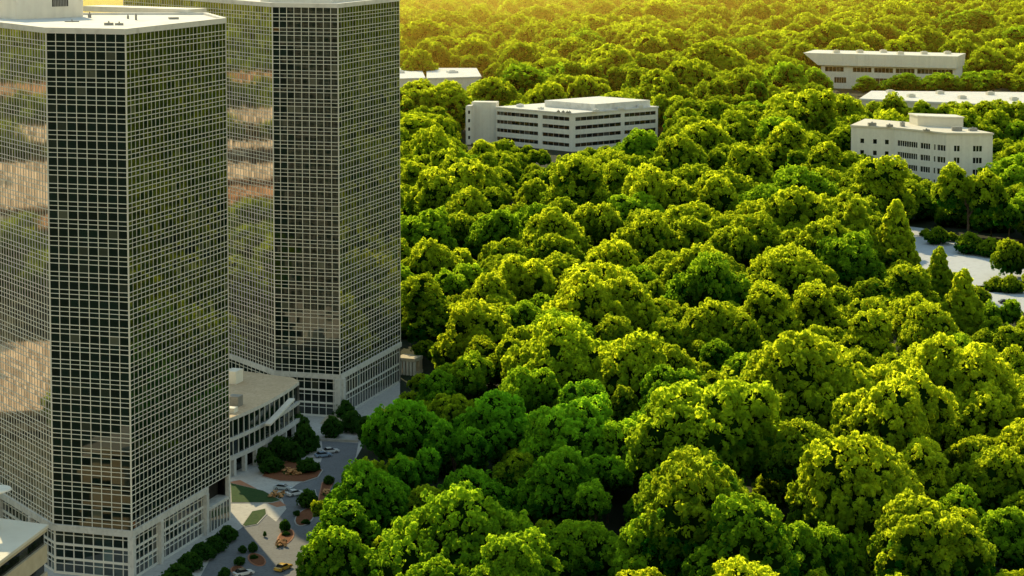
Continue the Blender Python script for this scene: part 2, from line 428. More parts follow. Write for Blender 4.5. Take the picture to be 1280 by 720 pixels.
AZR, AZM, AZF = math.radians(17.4), math.radians(-73.2), math.radians(-34.0)
Z1 = 116.0
C1 = at(157, 36, Z1); L1 = on_line(57, C1, AZM); R1 = on_line(282, C1, AZR)
POD1 = 10.6
t1, foot1, pts1 = tower('glass_tower', 'dark glass office tower nearest the camera, with white penthouse box on its roof', C1, L1, R1, 62, AZF, Z1 - 1.2, POD1, 28, (8, 26, 40), 'twin glass towers')
Z2 = 115.0
C2 = at(422.5, 4.5, Z2); L2 = on_line(340, C2, AZM); R2 = on_line(499, C2, AZR)
t2, foot2, pts2 = tower('glass_tower', 'second dark glass tower standing behind, beside the curved pavilion and the forest edge', C2, L2, R2, 100, AZF, Z2 - 1.2, 12.0, 26, (9, 22, 60), 'twin glass towers')
PROTECT.append(([(280, 0), (500, 0), (500, 470), (430, 500), (285, 500)], C2.y))

def podium(root, p0, p1, ztop, nb, cols, glassmat, hbeam=1.4, lines=2, colw=1.3, cover=(0, 1)):
    """base storeys under a face: beam, columns (parts), recessed glass (part)"""
    a, b_ = Vector((p0[0], p0[1], 0)), Vector((p1[0], p1[1], 0)); d = b_ - a; Lh = d.length; d.normalize()
    n = Vector((d.y, -d.x, 0)); ang = math.atan2(d.y, d.x)
    a2 = a + d * (Lh * cover[0]); Lc = Lh * (cover[1] - cover[0])
    m = a2 + d * (Lc / 2)
    b = MB(); b.box((m.x - n.x * .2, m.y - n.y * .2, ztop - hbeam / 2 + .15), Lc + .3, 1.1, hbeam, ang); b.build('podium_beam', M['beam'], root)
    for t in cols:
        c = a + d * (Lh * t) - n * .1
        b = MB(); b.box((c.x, c.y, (ztop - hbeam + .15) / 2), colw, colw, ztop - hbeam + .15, ang); b.build('column', M['beam'], root)
    gl = MB(); fr = MB()
    gz = ztop - hbeam + .1
    for i in range(nb):
        for r in range(lines):
            pa, pb = a2 + d * (Lc * i / nb) - n * .45, a2 + d * (Lc * (i + 1) / nb) - n * .45
            za, zb = gz * r / lines, gz * (r + 1) / lines
            gl.quad([(pa.x, pa.y, za), (pb.x, pb.y, za), (pb.x, pb.y, zb), (pa.x, pa.y, zb)], 0, rng.random())
    for i in range(nb + 1):
        c = a2 + d * (Lc * i / nb) - n * .42
        fr.box((c.x, c.y, gz / 2), .2, .2, gz, ang)
    for r in range(lines):
        mm = m - n * .40
        fr.box((mm.x, mm.y, gz * (r + 0.0) / lines + .25), Lc - .1, .28, .5, ang)
        fr.box((mm.x, mm.y, gz * (r + 0.72) / lines), Lc - .1, .24, .16, ang)
    fo = fr.build('podium_frame', M['mullion'], root); gl.build('podium_glass', M[glassmat], fo)

podium(t1, pts1[1], pts1[2], POD1, 8, (0.995,), 'glassteal', lines=3)
podium(t1, pts1[0], pts1[1], POD1, 30, (0.2, 0.5, 0.8), 'glassteal', lines=3)
podium(t1, pts1[2], pts1[3], POD1, 18, (0.27, 0.735), 'glassteal', cover=(0, .75), lines=3)
# recess and low teal glass room at the far end of the right face
a, b_ = Vector((C1.x, C1.y, 0)), Vector((R1.x, R1.y, 0)); d = (b_ - a); Lh = d.length; d.normalize(); n = Vector((d.y, -d.x, 0)); ang = math.atan2(d.y, d.x)
m = a + d * (Lh * .872) - n * 3.2
b = MB(); b.box((m.x, m.y, POD1 / 2 + .1), Lh * .25, .4, POD1 - .2, ang); b.build('recess_wall', M['dark'], t1)
mm = a + d * (Lh * .87) - n * 1.6
b = MB(); b.box((mm.x, mm.y, 5.3), Lh * .245, 3.3, .7, ang); rb = b.build('side_room_roof', M['beam'], t1)
b = MB()
for i in range(7):
    p, q = a + d * (Lh * (.75 + .0347 * i)), a + d * (Lh * (.75 + .0347 * (i + 1)))
    b.quad([(p.x, p.y, 0), (q.x, q.y, 0), (q.x, q.y, 5), (p.x, p.y, 5)], 0, rng.random())
b.build('side_room_glass', M['glassteal'], rb)
b = MB()
for i in range(8):
    p = a + d * (Lh * (.75 + .0347 * i)) + n * .05; b.box((p.x, p.y, 2.5), .18, .2, 5, ang)
b.build('side_room_frame', M['mullion'], rb)
c = a + d * (Lh * .995) - n * .4
b = MB(); b.box((c.x, c.y, POD1 / 2), .9, .9, POD1, ang); b.build('column', M['beam'], t1)

podium(t2, pts2[1], pts2[2], 12.0, 9, (0.97,), 'glass', lines=3, colw=1.8)
podium(t2, pts2[2], pts2[3], 12.0, 24, (0.03,), 'glassteal', lines=2, colw=1.8)
podium(t2, pts2[0], pts2[1], 12.0, 40, (0.3, 0.6), 'glass', lines=3)

# roof furniture of the near tower
zt = Z1 - .5
pa, pb = at(20, 24, zt), at(104, 21, zt)
ang = AZM * 0 + math.atan2(pb.y - pa.y, pb.x - pa.x)
dpt = 14.0
d = (pb - pa).normalized(); nn = Vector((-d.y, d.x, 0))
b = MB(); b.prism([pa, pb, pb + nn * dpt, pa + nn * dpt], zt, zt + 9.0)
ph = b.build('penthouse', M['white'], t1)
b = MB(); cc = pa.lerp(pb, .66) - nn * .05
for i in range(9):
    c = pa.lerp(pb, .56 + .0235 * i) - nn * .06; b.box((c.x, c.y, zt + 4.9), .22, .16, 4.6, ang)
b.build('vent_louvre', M['metal'], ph)
b = MB(); c = pa.lerp(pb, .655) + nn * .02; b.box((c.x, c.y, zt + 4.9), 4.2, .06, 4.6, ang); b.build('vent_backing', M['dark'], ph)
# second low roof slab (toward the far side)
q0, q1 = at(104, 14, zt), at(234, 18.5, zt)
d2 = (q1 - q0).normalized(); n2 = Vector((-d2.y, d2.x, 0))
b = MB(); b.prism([q0, q1, q1 + n2 * 7, q0 + n2 * 7], zt, zt + 1.3)
b.build('plant_screen', M['white'], t1)
c = at(217, 24, zt); b = MB(); b.box((c.x, c.y, zt + .25), 2.2, 1.6, .5, AZR); b.build('roof_hatch', M['metal'], t1)
for (x, y, w, dd, h) in ((136, 31.5, 2.0, 1.2, .6), (149, 31.5, 1.8, 1.0, .5), (112, 22, .8, .8, 1.0), (170, 25, .5, .5, 1.1), (160, 23.5, .5, .5, .7), (90, 27.5, 3.2, .3, .25)):
    c = at(x, y, zt); b = MB(); b.box((c.x, c.y, zt + h / 2), w, dd, h, AZR * .5); b.cyl((c.x, c.y, zt + h), .18, .12, .35, 8); b.build('roof_unit', M['metal'], t1)
# penthouse of the far tower (partly above the frame)
zt2 = Z2 - .5
c = (C2 + L2 + R2) / 3 + Vector((-8, 14, 0)); b = MB(); b.box((c.x, c.y, zt2 + 3), 22, 26, 6, AZR * -1); b.build('penthouse', M['white'], t2)

# ------------------------------------------------------------------ curved pavilion between the towers
def bez(p, q, r, n):
    return [p * (1 - t) ** 2 + q * 2 * t * (1 - t) + r * t * t for t in [i / n for i in range(n + 1)]]
ZP = 15.0
f0 = at(286, 523, ZP); f1 = at(374, 477, ZP); fm = at(333, 502.3, ZP)
ctrl = fm * 2 - (f0 + f1) * .5
front = bez(f0, ctrl, f1, 14)
back = [at(366, 472, ZP), at(284, 461, ZP)]
pav = thing('pavilion', 'low pavilion with tan roof and curved two-storey glass front, joining the two towers', 'pavilion', (f0.x, f0.y, 0))
roofpoly = [Vector((p.x, p.y, 0)) for p in front] + [Vector((p.x, p.y, 0)) for p in back]
KEEP_OUT.append([(p.x, p.y) for p in roofpoly])
b = MB(); b.prism(roofpoly, ZP - .9, ZP, 0, 1); b.build('roof', [M['beam'], M['tan']], pav)
def shift_in(pts, dist):
    out = []
    for i, p in enumerate(pts):
        t = (pts[min(i + 1, len(pts) - 1)] - pts[max(i - 1, 0)]).normalized()
        out.append(p + Vector((-t.y, t.x, 0)) * dist)
    return out
fi = shift_in(front, .6)
# glass bands of the two upper storeys, slab edges between, open ground floor on columns
for z0, z1 in ((5.2, 9.0), (9.8, 14.1)):
    gb = MB(); fr = MB()
    for i in range(14):
        p, q = fi[i], fi[i + 1]
        for k in range(1):
            u, v = p, q
            gb.quad([(u.x, u.y, z0), (v.x, v.y, z0), (v.x, v.y, z1), (u.x, u.y, z1)], 0, rng.random() * .9)
            w = shift_in([u, v], -.12)[0]; fr.box((w.x, w.y, (z0 + z1) / 2), .22, .16, z1 - z0, math.atan2(q.y - p.y, q.x - p.x))
    fo = fr.build('window_frame', M['mullion'], pav); gb.build('window_band', M['glass'], fo)
for z0, z1, off in ((4.2, 5.2, -.15), (9.0, 9.8, -.15)):
    b = MB(); outer = shift_in(front, off); inner = shift_in(front, 1.6)
    b.prism([Vector((p.x, p.y, 0)) for p in outer] + [Vector((p.x, p.y, 0)) for p in inner[::-1]], z0, z1); b.build('floor_slab', M['beam'], pav)
fg = shift_in(front, 2.2)
gb = MB()
for i in range(14):
    p, q = fg[i], fg[i + 1]; gb.quad([(p.x, p.y, 0), (q.x, q.y, 0), (q.x, q.y, 4.2), (p.x, p.y, 4.2)], 0, rng.random() * .9)
gb.build('ground_floor_glass', M['glass'], pav)
for i in (0, 1, 3, 5, 7, 9, 11, 13):
    p = shift_in(front, .4)[i]; b = MB(); b.box((p.x, p.y, 2.1), 1.1 if i < 4 else .8, 1.0, 4.2, math.atan2((front[min(i+1,14)]-front[i]).y, (front[min(i+1,14)]-front[i]).x)); b.build('column', M['beam'], pav)
b = MB()
p, q = front[14], Vector((back[0].x, back[0].y, 0)); b.quad([(p.x, p.y, 0), (q.x, q.y, 0), (q.x, q.y, ZP - .9), (p.x, p.y, ZP - .9)])
p, q = Vector((back[1].x, back[1].y, 0)), front[0]; b.quad([(p.x, p.y, 0), (q.x, q.y, 0), (q.x, q.y, ZP - .9), (p.x, p.y, ZP - .9)])
b.build('side_wall', M['beam'], pav)
# slanting white canopy blade on the front
p, q = at(322, 523, 9.9), at(352, 497, 12.6)
p2 = shift_in(front, -.9)
u, v = p2[6], p2[11]
b = MB(); dd = (v - u); dd.z = 0; dn = dd.normalized(); nn = Vector((dn.y, -dn.x, 0))
b.quad([(u.x, u.y, 9.6), (u.x + nn.x * 1.6, u.y + nn.y * 1.6, 9.6), (v.x + nn.x * 1.6, v.y + nn.y * 1.6, 12.6), (v.x, v.y, 12.6)])
b.quad([(u.x, u.y, 10.1), (v.x, v.y, 13.1), (v.x + nn.x * 1.6, v.y + nn.y * 1.6, 13.1), (u.x + nn.x * 1.6, u.y + nn.y * 1.6, 10.1)])
for s0, s1 in ((Vector((0, 0, 0)), nn * 1.6),):
    w0, w1, w2, w3 = u + s1, v + s1, v, u
    b.quad([(w0.x, w0.y, 9.6), (w1.x, w1.y, 12.6), (w1.x, w1.y, 13.1), (w0.x, w0.y, 10.1)])
    b.quad([(w3.x, w3.y, 9.6), (w0.x, w0.y, 9.6), (w0.x, w0.y, 10.1), (w3.x, w3.y, 10.1)])
b.build('canopy_blade', M['white'], pav)
c = at(293, 478, ZP); b = MB(); b.box((c.x, c.y, ZP + 1.7), 3.0, 4.5, 3.4, AZR * -1); b.build('roof_unit', M['white'], pav)
c = at(294, 507, ZP); b = MB(); b.box((c.x, c.y, ZP + 1.3), 3.0, 3.0, 2.6, AZR * -1); b.build('vent_unit', M['metal'], pav)
c = at(290, 515, ZP); b = MB(); b.box((c.x, c.y, ZP + .6), 2.2, 2.2, 1.2, AZR * -1); b.build('roof_unit', M['white'], pav)

# ------------------------------------------------------------------ beige block, bottom corner
ZB = 20.0
r0, r1, r2, r3 = at(58.5, 656, ZB), at(0, 700, ZB), at(-60, 690, ZB), at(-60, 640, ZB)
r1 = r0 + (r1 - r0) * 2.2; r2 = r3 + (r1 - r0)
ba = thing('stone_block', 'low beige stone block with two dark window strips beside the near tower base', 'building', (r0.x, r0.y, 0))
fp = [r0, r1, r2, r3]; KEEP_OUT.append([(p.x, p.y) for p in fp])
b = MB()
levels = [(0, 4), (6.2, 10.6), (12.6, 16.2), (18.7, 19.4)]
for z0, z1 in levels: b.prism(fp, z0, z1)
b.build('wall', M['beige'], ba)
b = MB(); b.prism(inset(fp, -.25), 19.4, 20.0); b.build('roof', M['cream'], ba)
for z0, z1 in ((4, 6.2), (10.6, 12.6), (16.2, 18.7)):
    b = MB(); ip = inset(fp, .5)
    for i in range(4):
        p, q = ip[i], ip[(i + 1) % 4]
        for k in range(12):
            u, v = p.lerp(q, k / 12), p.lerp(q, (k + 1) / 12); b.quad([(u.x, u.y, z0), (v.x, v.y, z0), (v.x, v.y, z1), (u.x, u.y, z1)], 0, rng.random())
    b.build('window_strip', M['glassdark'], ba)
# white round canopy on a mast on that roof
c = at(-4, 612, 27.5); ds = thing('rooftop_dish', 'white round dish on a short mast above the beige block roof', 'dish', (c.x, c.y, ZB))
b = MB(); b.cyl((c.x, c.y, 26.8), 1.2, 2.9, .7, 24); b.cyl((c.x, c.y, 27.5), 2.9, 2.7, .25, 24); b.build('dish', M['white'], ds)
b = MB(); b.cyl((c.x, c.y, ZB), .35, .3, 6.8, 10); b.build('mast', M['metal'], ds)

# ------------------------------------------------------------------ tan high block behind the near tower
p = at(-30, 5, 112); q = at(26, 5, 112)
sc_ = 1.25; p = Vector((p.x * 1, p.y, 0)); 
dep = 900.0
def at_depth(px, dep): return Vector(((px - CX) / F * dep, dep, 0))
p, q = at_depth(-40, dep), at_depth(40, dep)
hb = thing('stone_tower', 'tan stone tower block with white parapet peeking behind the near tower roof', 'tower', (p.x, p.y, 0))
ztt = HC - (4 + 110) * dep / F
fp = [p, q, q + Vector((-4, 24, 0)), p + Vector((-4, 24, 0))]
b = MB(); b.prism(fp, 0, ztt - 1); b.build('wall', surf('tan_masonry', (0.34, 0.26, 0.19), (0.48, 0.39, 0.31), 0.6, .9, c3=(.28, .2, .15), scale2=1.0), hb)
b = MB(); b.prism(inset(fp, -.3), ztt - 1, ztt + .4); b.build('parapet', M['white'], hb)
for k in range(26):
    b = MB(); z = 6 + k * 4
    for i in range(14):
        x = p.x + (q.x - p.x) * (i + .5) / 14; b.quad([(x - .35, p.y - .03, z), (x + .35, p.y - .03, z), (x + .35, p.y - .03, z + 1.3), (x - .35, p.y - .03, z + 1.3)], 0, rng.random())
    b.build('window_row', M['glassdark'], hb)

# ------------------------------------------------------------------ beige pier wall right of the far tower base
p, q = at(495, 468, 0), at(519, 470, 0)
dk = thing('parking_deck', 'small beige parking deck with open piers at the foot of the far tower', 'building', (p.x, p.y, 0))
d = (q - p); d.z = 0; dn = d.normalized(); nn = Vector((-dn.y, dn.x, 0)); ang = math.atan2(dn.y, dn.x)
hh = 5.2
b = MB(); b.prism([p, q, q + nn * 6, p + nn * 6], hh - 1.0, hh); b.build('roof', M['beige'], dk)
b = MB(); b.prism([p + nn * .6, q + nn * .6, q + nn * 6, p + nn * 6], 0, .9); b.build('parapet', M['beige'], dk)
b = MB(); b.prism([p + nn * 3, q + nn * 3, q + nn * 5.5, p + nn * 5.5], .9, hh - 1.0); b.build('inner_wall', M['tan'], dk)
for i in range(6):
    c = p.lerp(q, .06 + i * .176) + nn * .4; b = MB(); b.box((c.x, c.y, (hh - 1) / 2), .7, .7, hh - 1, ang); b.build('column', M['cream'], dk)
KEEP_OUT.append([p, q, q + nn * 6, p + nn * 6]); PROTECT.append(([(502, 450), (522, 450), (522, 462), (502, 462)], p.y))

# ------------------------------------------------------------------ white offices in the forest
def wall_box(b, p, q, z0, z1, t=.5, out=0.0):
    d = Vector((q.x - p.x, q.y - p.y, 0)); L = d.length; d.normalize(); n = Vector((d.y, -d.x, 0))
    c = (Vector((p.x, p.y, 0)) + Vector((q.x, q.y, 0))) / 2 + n * (out - t / 2)
    b.box((c.x, c.y, (z0 + z1) / 2), L, t, z1 - z0, math.atan2(d.y, d.x))

def strip_window(root, p, q, z0, z1, s0, s1, nb, rec=.45, mat='glassdark', mull=.18, name='window_strip'):
    """one recessed window from fraction s0 to s1 of the wall p->q; its mullions are a sub-part"""
    d = Vector((q.x - p.x, q.y - p.y, 0)); L = d.length; d.normalize(); n = Vector((d.y, -d.x, 0)); a = Vector((p.x, p.y, 0))
    gl = MB(); fr = MB()
    for i in range(nb):
        u, v = a + d * L * (s0 + (s1 - s0) * i / nb) - n * rec, a + d * L * (s0 + (s1 - s0) * (i + 1) / nb) - n * rec
        gl.quad([(u.x, u.y, z0), (v.x, v.y, z0), (v.x, v.y, z1), (u.x, u.y, z1)], 0, rng.random())
        if i: fr.box((u.x + n.x * .06, u.y + n.y * .06, (z0 + z1) / 2), mull, .12, z1 - z0, math.atan2(d.y, d.x))
    go = gl.build(name, M[mat], root)
    if nb > 1: fr.build('glazing_bar_frame', M['mullion'], go)

def walls_with_windows(b, p, q, z0, z1, wins, t=.6):
    """wall p->q as a solid sheet with rectangular openings; wins: (s0, s1, za, zb)"""
    L = (Vector((q.x, q.y, 0)) - Vector((p.x, p.y, 0))).length
    zs = sorted({z0, z1} | {w[2] for w in wins} | {w[3] for w in wins})
    a, e = Vector((p.x, p.y, 0)), Vector((q.x, q.y, 0))
    for za, zb in zip(zs, zs[1:]):
        row = sorted([(w[0], w[1]) for w in wins if w[2] <= za + 1e-4 and w[3] >= zb - 1e-4])
        s = 0.0
        for w0, w1 in row + [(1.0, 1.0)]:
            if w0 > s + 1e-5: wall_box(b, a.lerp(e, s), a.lerp(e, w0), za, zb, t)
            s = max(s, w1)

# --- office A
HA = 22.0
Ac, Al, Ar = at(716, 143, HA), at(620, 135, HA), at(822.5, 134.5, HA)
Abk = Al + (Ar - Ac)
A = thing('office_building', 'white four-storey office with long dark strip windows and a blank stair tower', 'building', (Ac.x, Ac.y, 0))
b = MB(); fl = 5.1; wz = [(17.9 - k * fl, 20.1 - k * fl) for k in range(4)]
wl = [(s0, s1, z0, z1) for z0, z1 in wz for s0, s1 in ((.0, .555), (.61, .955))]
wr = [(s0, s1, z0, z1) for z0, z1 in wz for s0, s1 in ((.03, .56), (.60, .975))]
walls_with_windows(b, Al, Ac, 0, HA, wl); walls_with_windows(b, Ac, Ar, 0, HA, wr)
wall_box(b, Ar, Abk, 0, HA); wall_box(b, Abk, Al, 0, HA)
b.build('wall', M['white'], A)
for z0, z1 in wz:
    for s0, s1 in ((.0, .245), (.25, .555), (.61, .955)): strip_window(A, Al, Ac, z0, z1, s0, s1, 5, .5, mull=.1)
    for s0, s1 in ((.03, .56), (.60, .975)): strip_window(A, Ac, Ar, z0, z1, s0, s1, 8 if s1 < .6 else 6, .5, mull=.1)
b = MB(); b.prism(inset([Al, Ac, Ar, Abk], -.35), HA, HA + .8); b.build('roof', M['roofwhite'], A)
cen = (Al + Ac + Ar + Abk) / 4
pp = [Al.lerp(Ac, .30).lerp(Abk.lerp(Ar, .30), .30), Al.lerp(Ac, .95).lerp(Abk.lerp(Ar, .95), .30), Al.lerp(Ac, .95).lerp(Abk.lerp(Ar, .95), .95), Al.lerp(Ac, .3).lerp(Abk.lerp(Ar, .3), .95)]
b = MB(); b.prism(pp, HA + .8, HA + 4.6); b.build('penthouse', M['roofwhite'], A)
for (x, y, w, h_) in ((650, 133.5, 4, 1.6), (676, 136.5, 3, 1.1), (745, 139.5, 3.5, 1.4), (775, 136.5, 5, 1.2), (800, 134.5, 3, 1.6)):
    c = at(x, y, HA + .8); b = MB(); b.box((c.x, c.y, HA + .8 + h_ / 2), w, 2.2, h_, .6); b.cyl((c.x, c.y, HA + .8 + h_), .6, .5, .4, 8); b.build('roof_unit', M['roofwhite'], A)
for (x, y) in ((704, 140.5), (709, 141), (712, 141), (698, 140)):
    c = at(x, y, HA + .8); b = MB(); b.box((c.x, c.y, HA + 1.2), 1.6, 1.0, .8, .4); b.cyl((c.x, c.y, HA + 1.6), .3, .25, .5, 8); b.build('roof_unit', M['metal'], A)
# stair tower: blank slab and narrow windowed end
s0, s1 = at(589.5, 127.5, 25), at(620, 128, 25)
d = (s1 - s0); d.z = 0; s0g = at(589.5, 127.5, 25)
dn = d.normalized(); nn = Vector((-dn.y, dn.x, 0))
b = MB(); b.prism([s0, s1, s1 + nn * 9, s0 + nn * 9], 0, 25); b.build('stair_tower', M['white'], A)
e0 = at(582.5, 133.5, 23); e1 = Vector((s0.x, s0.y, 0)) + nn * 2.0
e1 = Vector((e0.x + (s0.x - e0.x) * .98, e0.y + 1.5, 0))
b = MB(); ew = [(.4, .8, 18.6 - k * fl, 20.6 - k * fl) for k in range(4)]
walls_with_windows(b, e0, e1, 0, 23, ew); wall_box(b, e1 + nn * 8, e0 + nn * 8, 0, 23); wall_box(b, e0 + nn * 8, e0, 0, 23)
eo = b.build('stair_annex', M['white'], A)
b = MB(); b.prism([e0, e1, e1 + nn * 8, e0 + nn * 8], 23, 23.5); b.build('annex_roof', M['roofwhite'], eo)
for w in ew: strip_window(A, e0, e1, w[2], w[3], w[0], w[1], 1, .3, name='window')
KEEP_OUT.append(inset([Al, Ac, Ar, Abk], -2)); KEEP_OUT.append(inset([e0, s1, s1 + nn * 9, e0 + nn * 9], -2))
PROTECT.append(([(582, 118), (760, 116), (824, 132), (824, 165), (720, 186), (655, 176), (640, 163), (612, 172), (582, 178)], Ac.y + 90))

# --- block B
HB = 30.0
B0, B1, B2, B3 = at(1064, 158.5, HB), at(1117, 161, HB), at(1183, 168, HB), at(1241, 168.5, HB)
Bb1 = B3 + Vector((-10, 34, 0)); Bb0 = B0 + Vector((13, 34, 0))
Bd = thing('office_building', 'cream-white five-storey block with broken window strips and a roof penthouse', 'building', (B2.x, B2.y, 0))
b = MB(); fl = 5.9
zz = [(21.6 - k * fl, 24.4 - k * fl) for k in range(5) if 21.6 - k * fl > 0]
w0 = [(s, s + .09, z0 + .3, z1 - .2) for z0, z1 in zz for s in (.22, .52, .8)]
w1 = [(s0, s1, z0, z1) for z0, z1 in zz for s0, s1 in ((.08, .46), (.52, .70), (.77, .80), (.835, .985))]
w2 = [(s0, s1, z0, z1) for z0, z1 in zz for s0, s1 in ((.17, .29), (.58, .77))]
walls_with_windows(b, B0, B1, 0, HB, w0); walls_with_windows(b, B1, B2, 0, HB, w1); walls_with_windows(b, B2, B3, 0, HB, w2)
wall_box(b, B3, Bb1, 0, HB); wall_box(b, Bb1, Bb0, 0, HB); wall_box(b, Bb0, B0, 0, HB)
b.build('wall', M['white'], Bd)
for w in w0: strip_window(Bd, B0, B1, w[2], w[3], w[0], w[1], 1, .4, name='window')
for w in w1: strip_window(Bd, B1, B2, w[2], w[3], w[0], w[1], max(1, int((w[1] - w[0]) * 26)), .45, mull=.3)
for w in w2: strip_window(Bd, B2, B3, w[2], w[3], w[0], w[1], 2 if w[1] - w[0] < .15 else 3, .45, name='window', mull=.3)
fpB = [B0, B1, B2, B3, Bb1, Bb0]
b = MB(); b.prism(inset(fpB, -.4), HB, HB + .9); b.build('roof', M['cream'], Bd)
h0, h1 = at(1147, 157, HB + .9), at(1204, 159, HB + .9)
b = MB()
arc = [h0, h0.lerp(h1, .3) + Vector((0, -2, 0)), h0.lerp(h1, .7) + Vector((0, -2, 0)), h1, h1 + Vector((-2, 12, 0)), h0 + Vector((-2, 12, 0))]
b.prism(arc, HB + .9, HB + 5.6); po = b.build('penthouse', M['cream'], Bd)
b = MB(); b.prism(inset(arc, -.4), HB + 5.6, HB + 6.2); b.build('penthouse_roof', M['white'], po)
c = at(1196, 163.5, HB + .9); b = MB(); b.box((c.x, c.y, HB + 1.9), 5, 2, 2, 0); b.build('roof_unit', M['metal'], Bd)
for (x, y, w, h_) in ((1090, 157.2, 4, 1.6), (1112, 158.5, 3, 1.2), (1128, 158, 2, 2.2), (1216, 163.5, 4, 1.4), (1158, 164, 3, .9)):
    c = at(x, y, HB + .9); b = MB(); b.box((c.x, c.y, HB + .9 + h_ / 2), w, 2.4, h_, .1); b.cyl((c.x, c.y, HB + .9 + h_), .5, .4, .5, 8); b.build('roof_unit', M['metal'], Bd)
KEEP_OUT.append(inset(fpB, -2))
PROTECT.append(([(1064, 147), (1240, 147), (1240, 200), (1205, 222), (1165, 222), (1140, 195), (1095, 190), (1066, 184)], B1.y + 60))

# --- long building C with jutting upper band
HCc = 28.0
c0, c1 = at(1004, 66, HCc), at(1197, 70.5, HCc)
Cc = thing('office_building', 'long white building with a deep blank upper band jutting over dark windows, far off', 'building', (c0.x, c0.y, 0))
d = c1 - c0; d.z = 0; dn = d.normalized(); nn = Vector((-dn.y, dn.x, 0)); Lc = d.length
b = MB()
fr = [c0, c1, c1 + nn * 40, c0 + nn * 40]
lo = [c0 + dn * 14 + nn * 3, c1 - dn * 2 + nn * 3, c1 - dn * 2 + nn * 38, c0 + dn * 14 + nn * 38]
# slanted end of the band
pts_b = [c0 + dn * 12, c1 - dn * 1, c1 - dn + nn * 40, c0 + dn * 12 + nn * 40]
n0 = len(b.v)
b.v += [(p.x, p.y, HCc - 9.5) for p in pts_b] + [(p.x, p.y, HCc) for p in fr]
for f in ((0, 1, 5, 4), (1, 2, 6, 5), (2, 3, 7, 6), (3, 0, 4, 7), (3, 2, 1, 0), (4, 5, 6, 7)): b.f.append(tuple(n0 + i for i in f)); b.mi.append(0); b.pane.append(.5)
b.build('upper_band', M['white'], Cc)
b = MB(); wC = [(s, s + .14, 13.5, 17.2) for s in (.03, .24, .40, .56, .72, .86 - .02)] + [(.1, .19, 4.5, 9), (.35, .5, 4.5, 9), (.6, .8, 4.5, 9)]
walls_with_windows(b, lo[0], lo[1], 0, HCc - 9.5, wC); wall_box(b, lo[1], lo[2], 0, HCc - 9.5); wall_box(b, lo[2], lo[3], 0, HCc - 9.5); wall_box(b, lo[3], lo[0], 0, HCc - 9.5)
b.build('wall', M['white'], Cc)
for w in wC: strip_window(Cc, lo[0], lo[1], w[2], w[3], w[0], w[1], 5, .45)
for k in range(6):
    c = c0 + dn * (25 + k * 17) + nn * (8 + 9 * (k % 3)); b = MB(); b.box((c.x, c.y, HCc + 1.0), 5, 4, 2, .1); b.box((c.x, c.y, HCc + 2.2), 3, 2.4, .4, .1); b.build('roof_unit', M['cream'], Cc)
KEEP_OUT.append(inset(fr, -10)); PROTECT.append(([(1004, 66), (1197, 70), (1197, 86), (1080, 90), (1068, 106), (1034, 104), (1020, 84)], c0.y + 60))

# --- flat roof D
HD = 14.0
d0, d1, d2, d3 = at(1075, 123, HD), at(1310, 133.5, HD), at(1310, 115.5, HD), at(1090, 113.5, HD)
Dd = thing('warehouse', 'wide low building whose pale flat roof fills the gap behind the five-storey block', 'building', (d0.x, d0.y, 0))
fD = [d0, d1, d2, d3]
b = MB(); wall_pts = ccw([(p.x, p.y) for p in fD]); b.prism(fD, 0, HD - 1.2); b.build('wall', M['cream'], Dd)
b = MB(); b.prism(inset(fD, -.5), HD - 1.2, HD); b.build('roof', M['roofwhite'], Dd)
for i in range(6):
    c = d3.lerp(d2, .12 + i * .14).lerp(d0.lerp(d1, .12 + i * .14), .25 + .4 * (i % 2)); b = MB(); b.box((c.x, c.y, HD + 1), 5, 4, 2, .2); b.box((c.x, c.y, HD + 2.2), 3, 2.4, .4, .2); b.build('roof_unit', M['cream'], Dd)
KEEP_OUT.append(inset(fD, -10)); PROTECT.append(([(1080, 113), (1280, 116), (1280, 123), (1195, 121), (1110, 117)], d0.y + 150))

# --- pale roofs E beside the far tower
HE = 15.0
for (xa, xb, yf, yb, lab) in ((470, 531, 99, 84, 'pale low roof half hidden by the far tower edge'), (534, 601, 97.5, 85, 'pale low curved-edge roof among trees just clear of the far tower')):
    e0_, e1_, e2_, e3_ = at(xa, yf, HE), at(xb, yf - 2, HE), at(xb - 6, yb, HE), at(xa, yb, HE)
    Eo = thing('warehouse', lab, 'building', (e0_.x, e0_.y, 0))
    fE = [e0_, e1_, e2_, e3_]
    b = MB(); b.prism(fE, 0, HE - 1); b.build('wall', M['white'], Eo)
    b = MB(); b.prism(inset(fE, -.5), HE - 1, HE); b.build('roof', M['roofwhite'], Eo)
    c = (e0_ + e2_) / 2; b = MB(); b.box((c.x, c.y, HE + .8), 8, 6, 1.6, .3); b.box((c.x, c.y, HE + 1.9), 4, 3, .6, .3); b.build('roof_unit', M['roofwhite'], Eo)
    KEEP_OUT.append(inset(fE, -6)); PROTECT.append(([(500, 84), (592, 84), (600, 92), (560, 94), (500, 97)], e0_.y + 80))
# small white roof glimpsed
HS = 16.0
k0, k1 = at(940, 66, HS), at(956, 66, HS)
Ko = thing('warehouse', 'tiny white roof corner glimpsed between crowns beside the long white building', 'building', (k0.x, k0.y, 0))
fK = [k0, k1, k1 + Vector((0, 40, 0)), k0 + Vector((0, 40, 0))]
b = MB(); b.prism(fK, 0, HS - 1); b.build('wall', M['cream'], Ko)
b = MB(); b.prism(inset(fK, -.4), HS - 1, HS); b.build('roof', M['roofwhite'], Ko)
KEEP_OUT.append(inset(fK, -4)); PROTECT.append(([(942, 61), (955, 61), (955, 66), (942, 66)], k0.y))

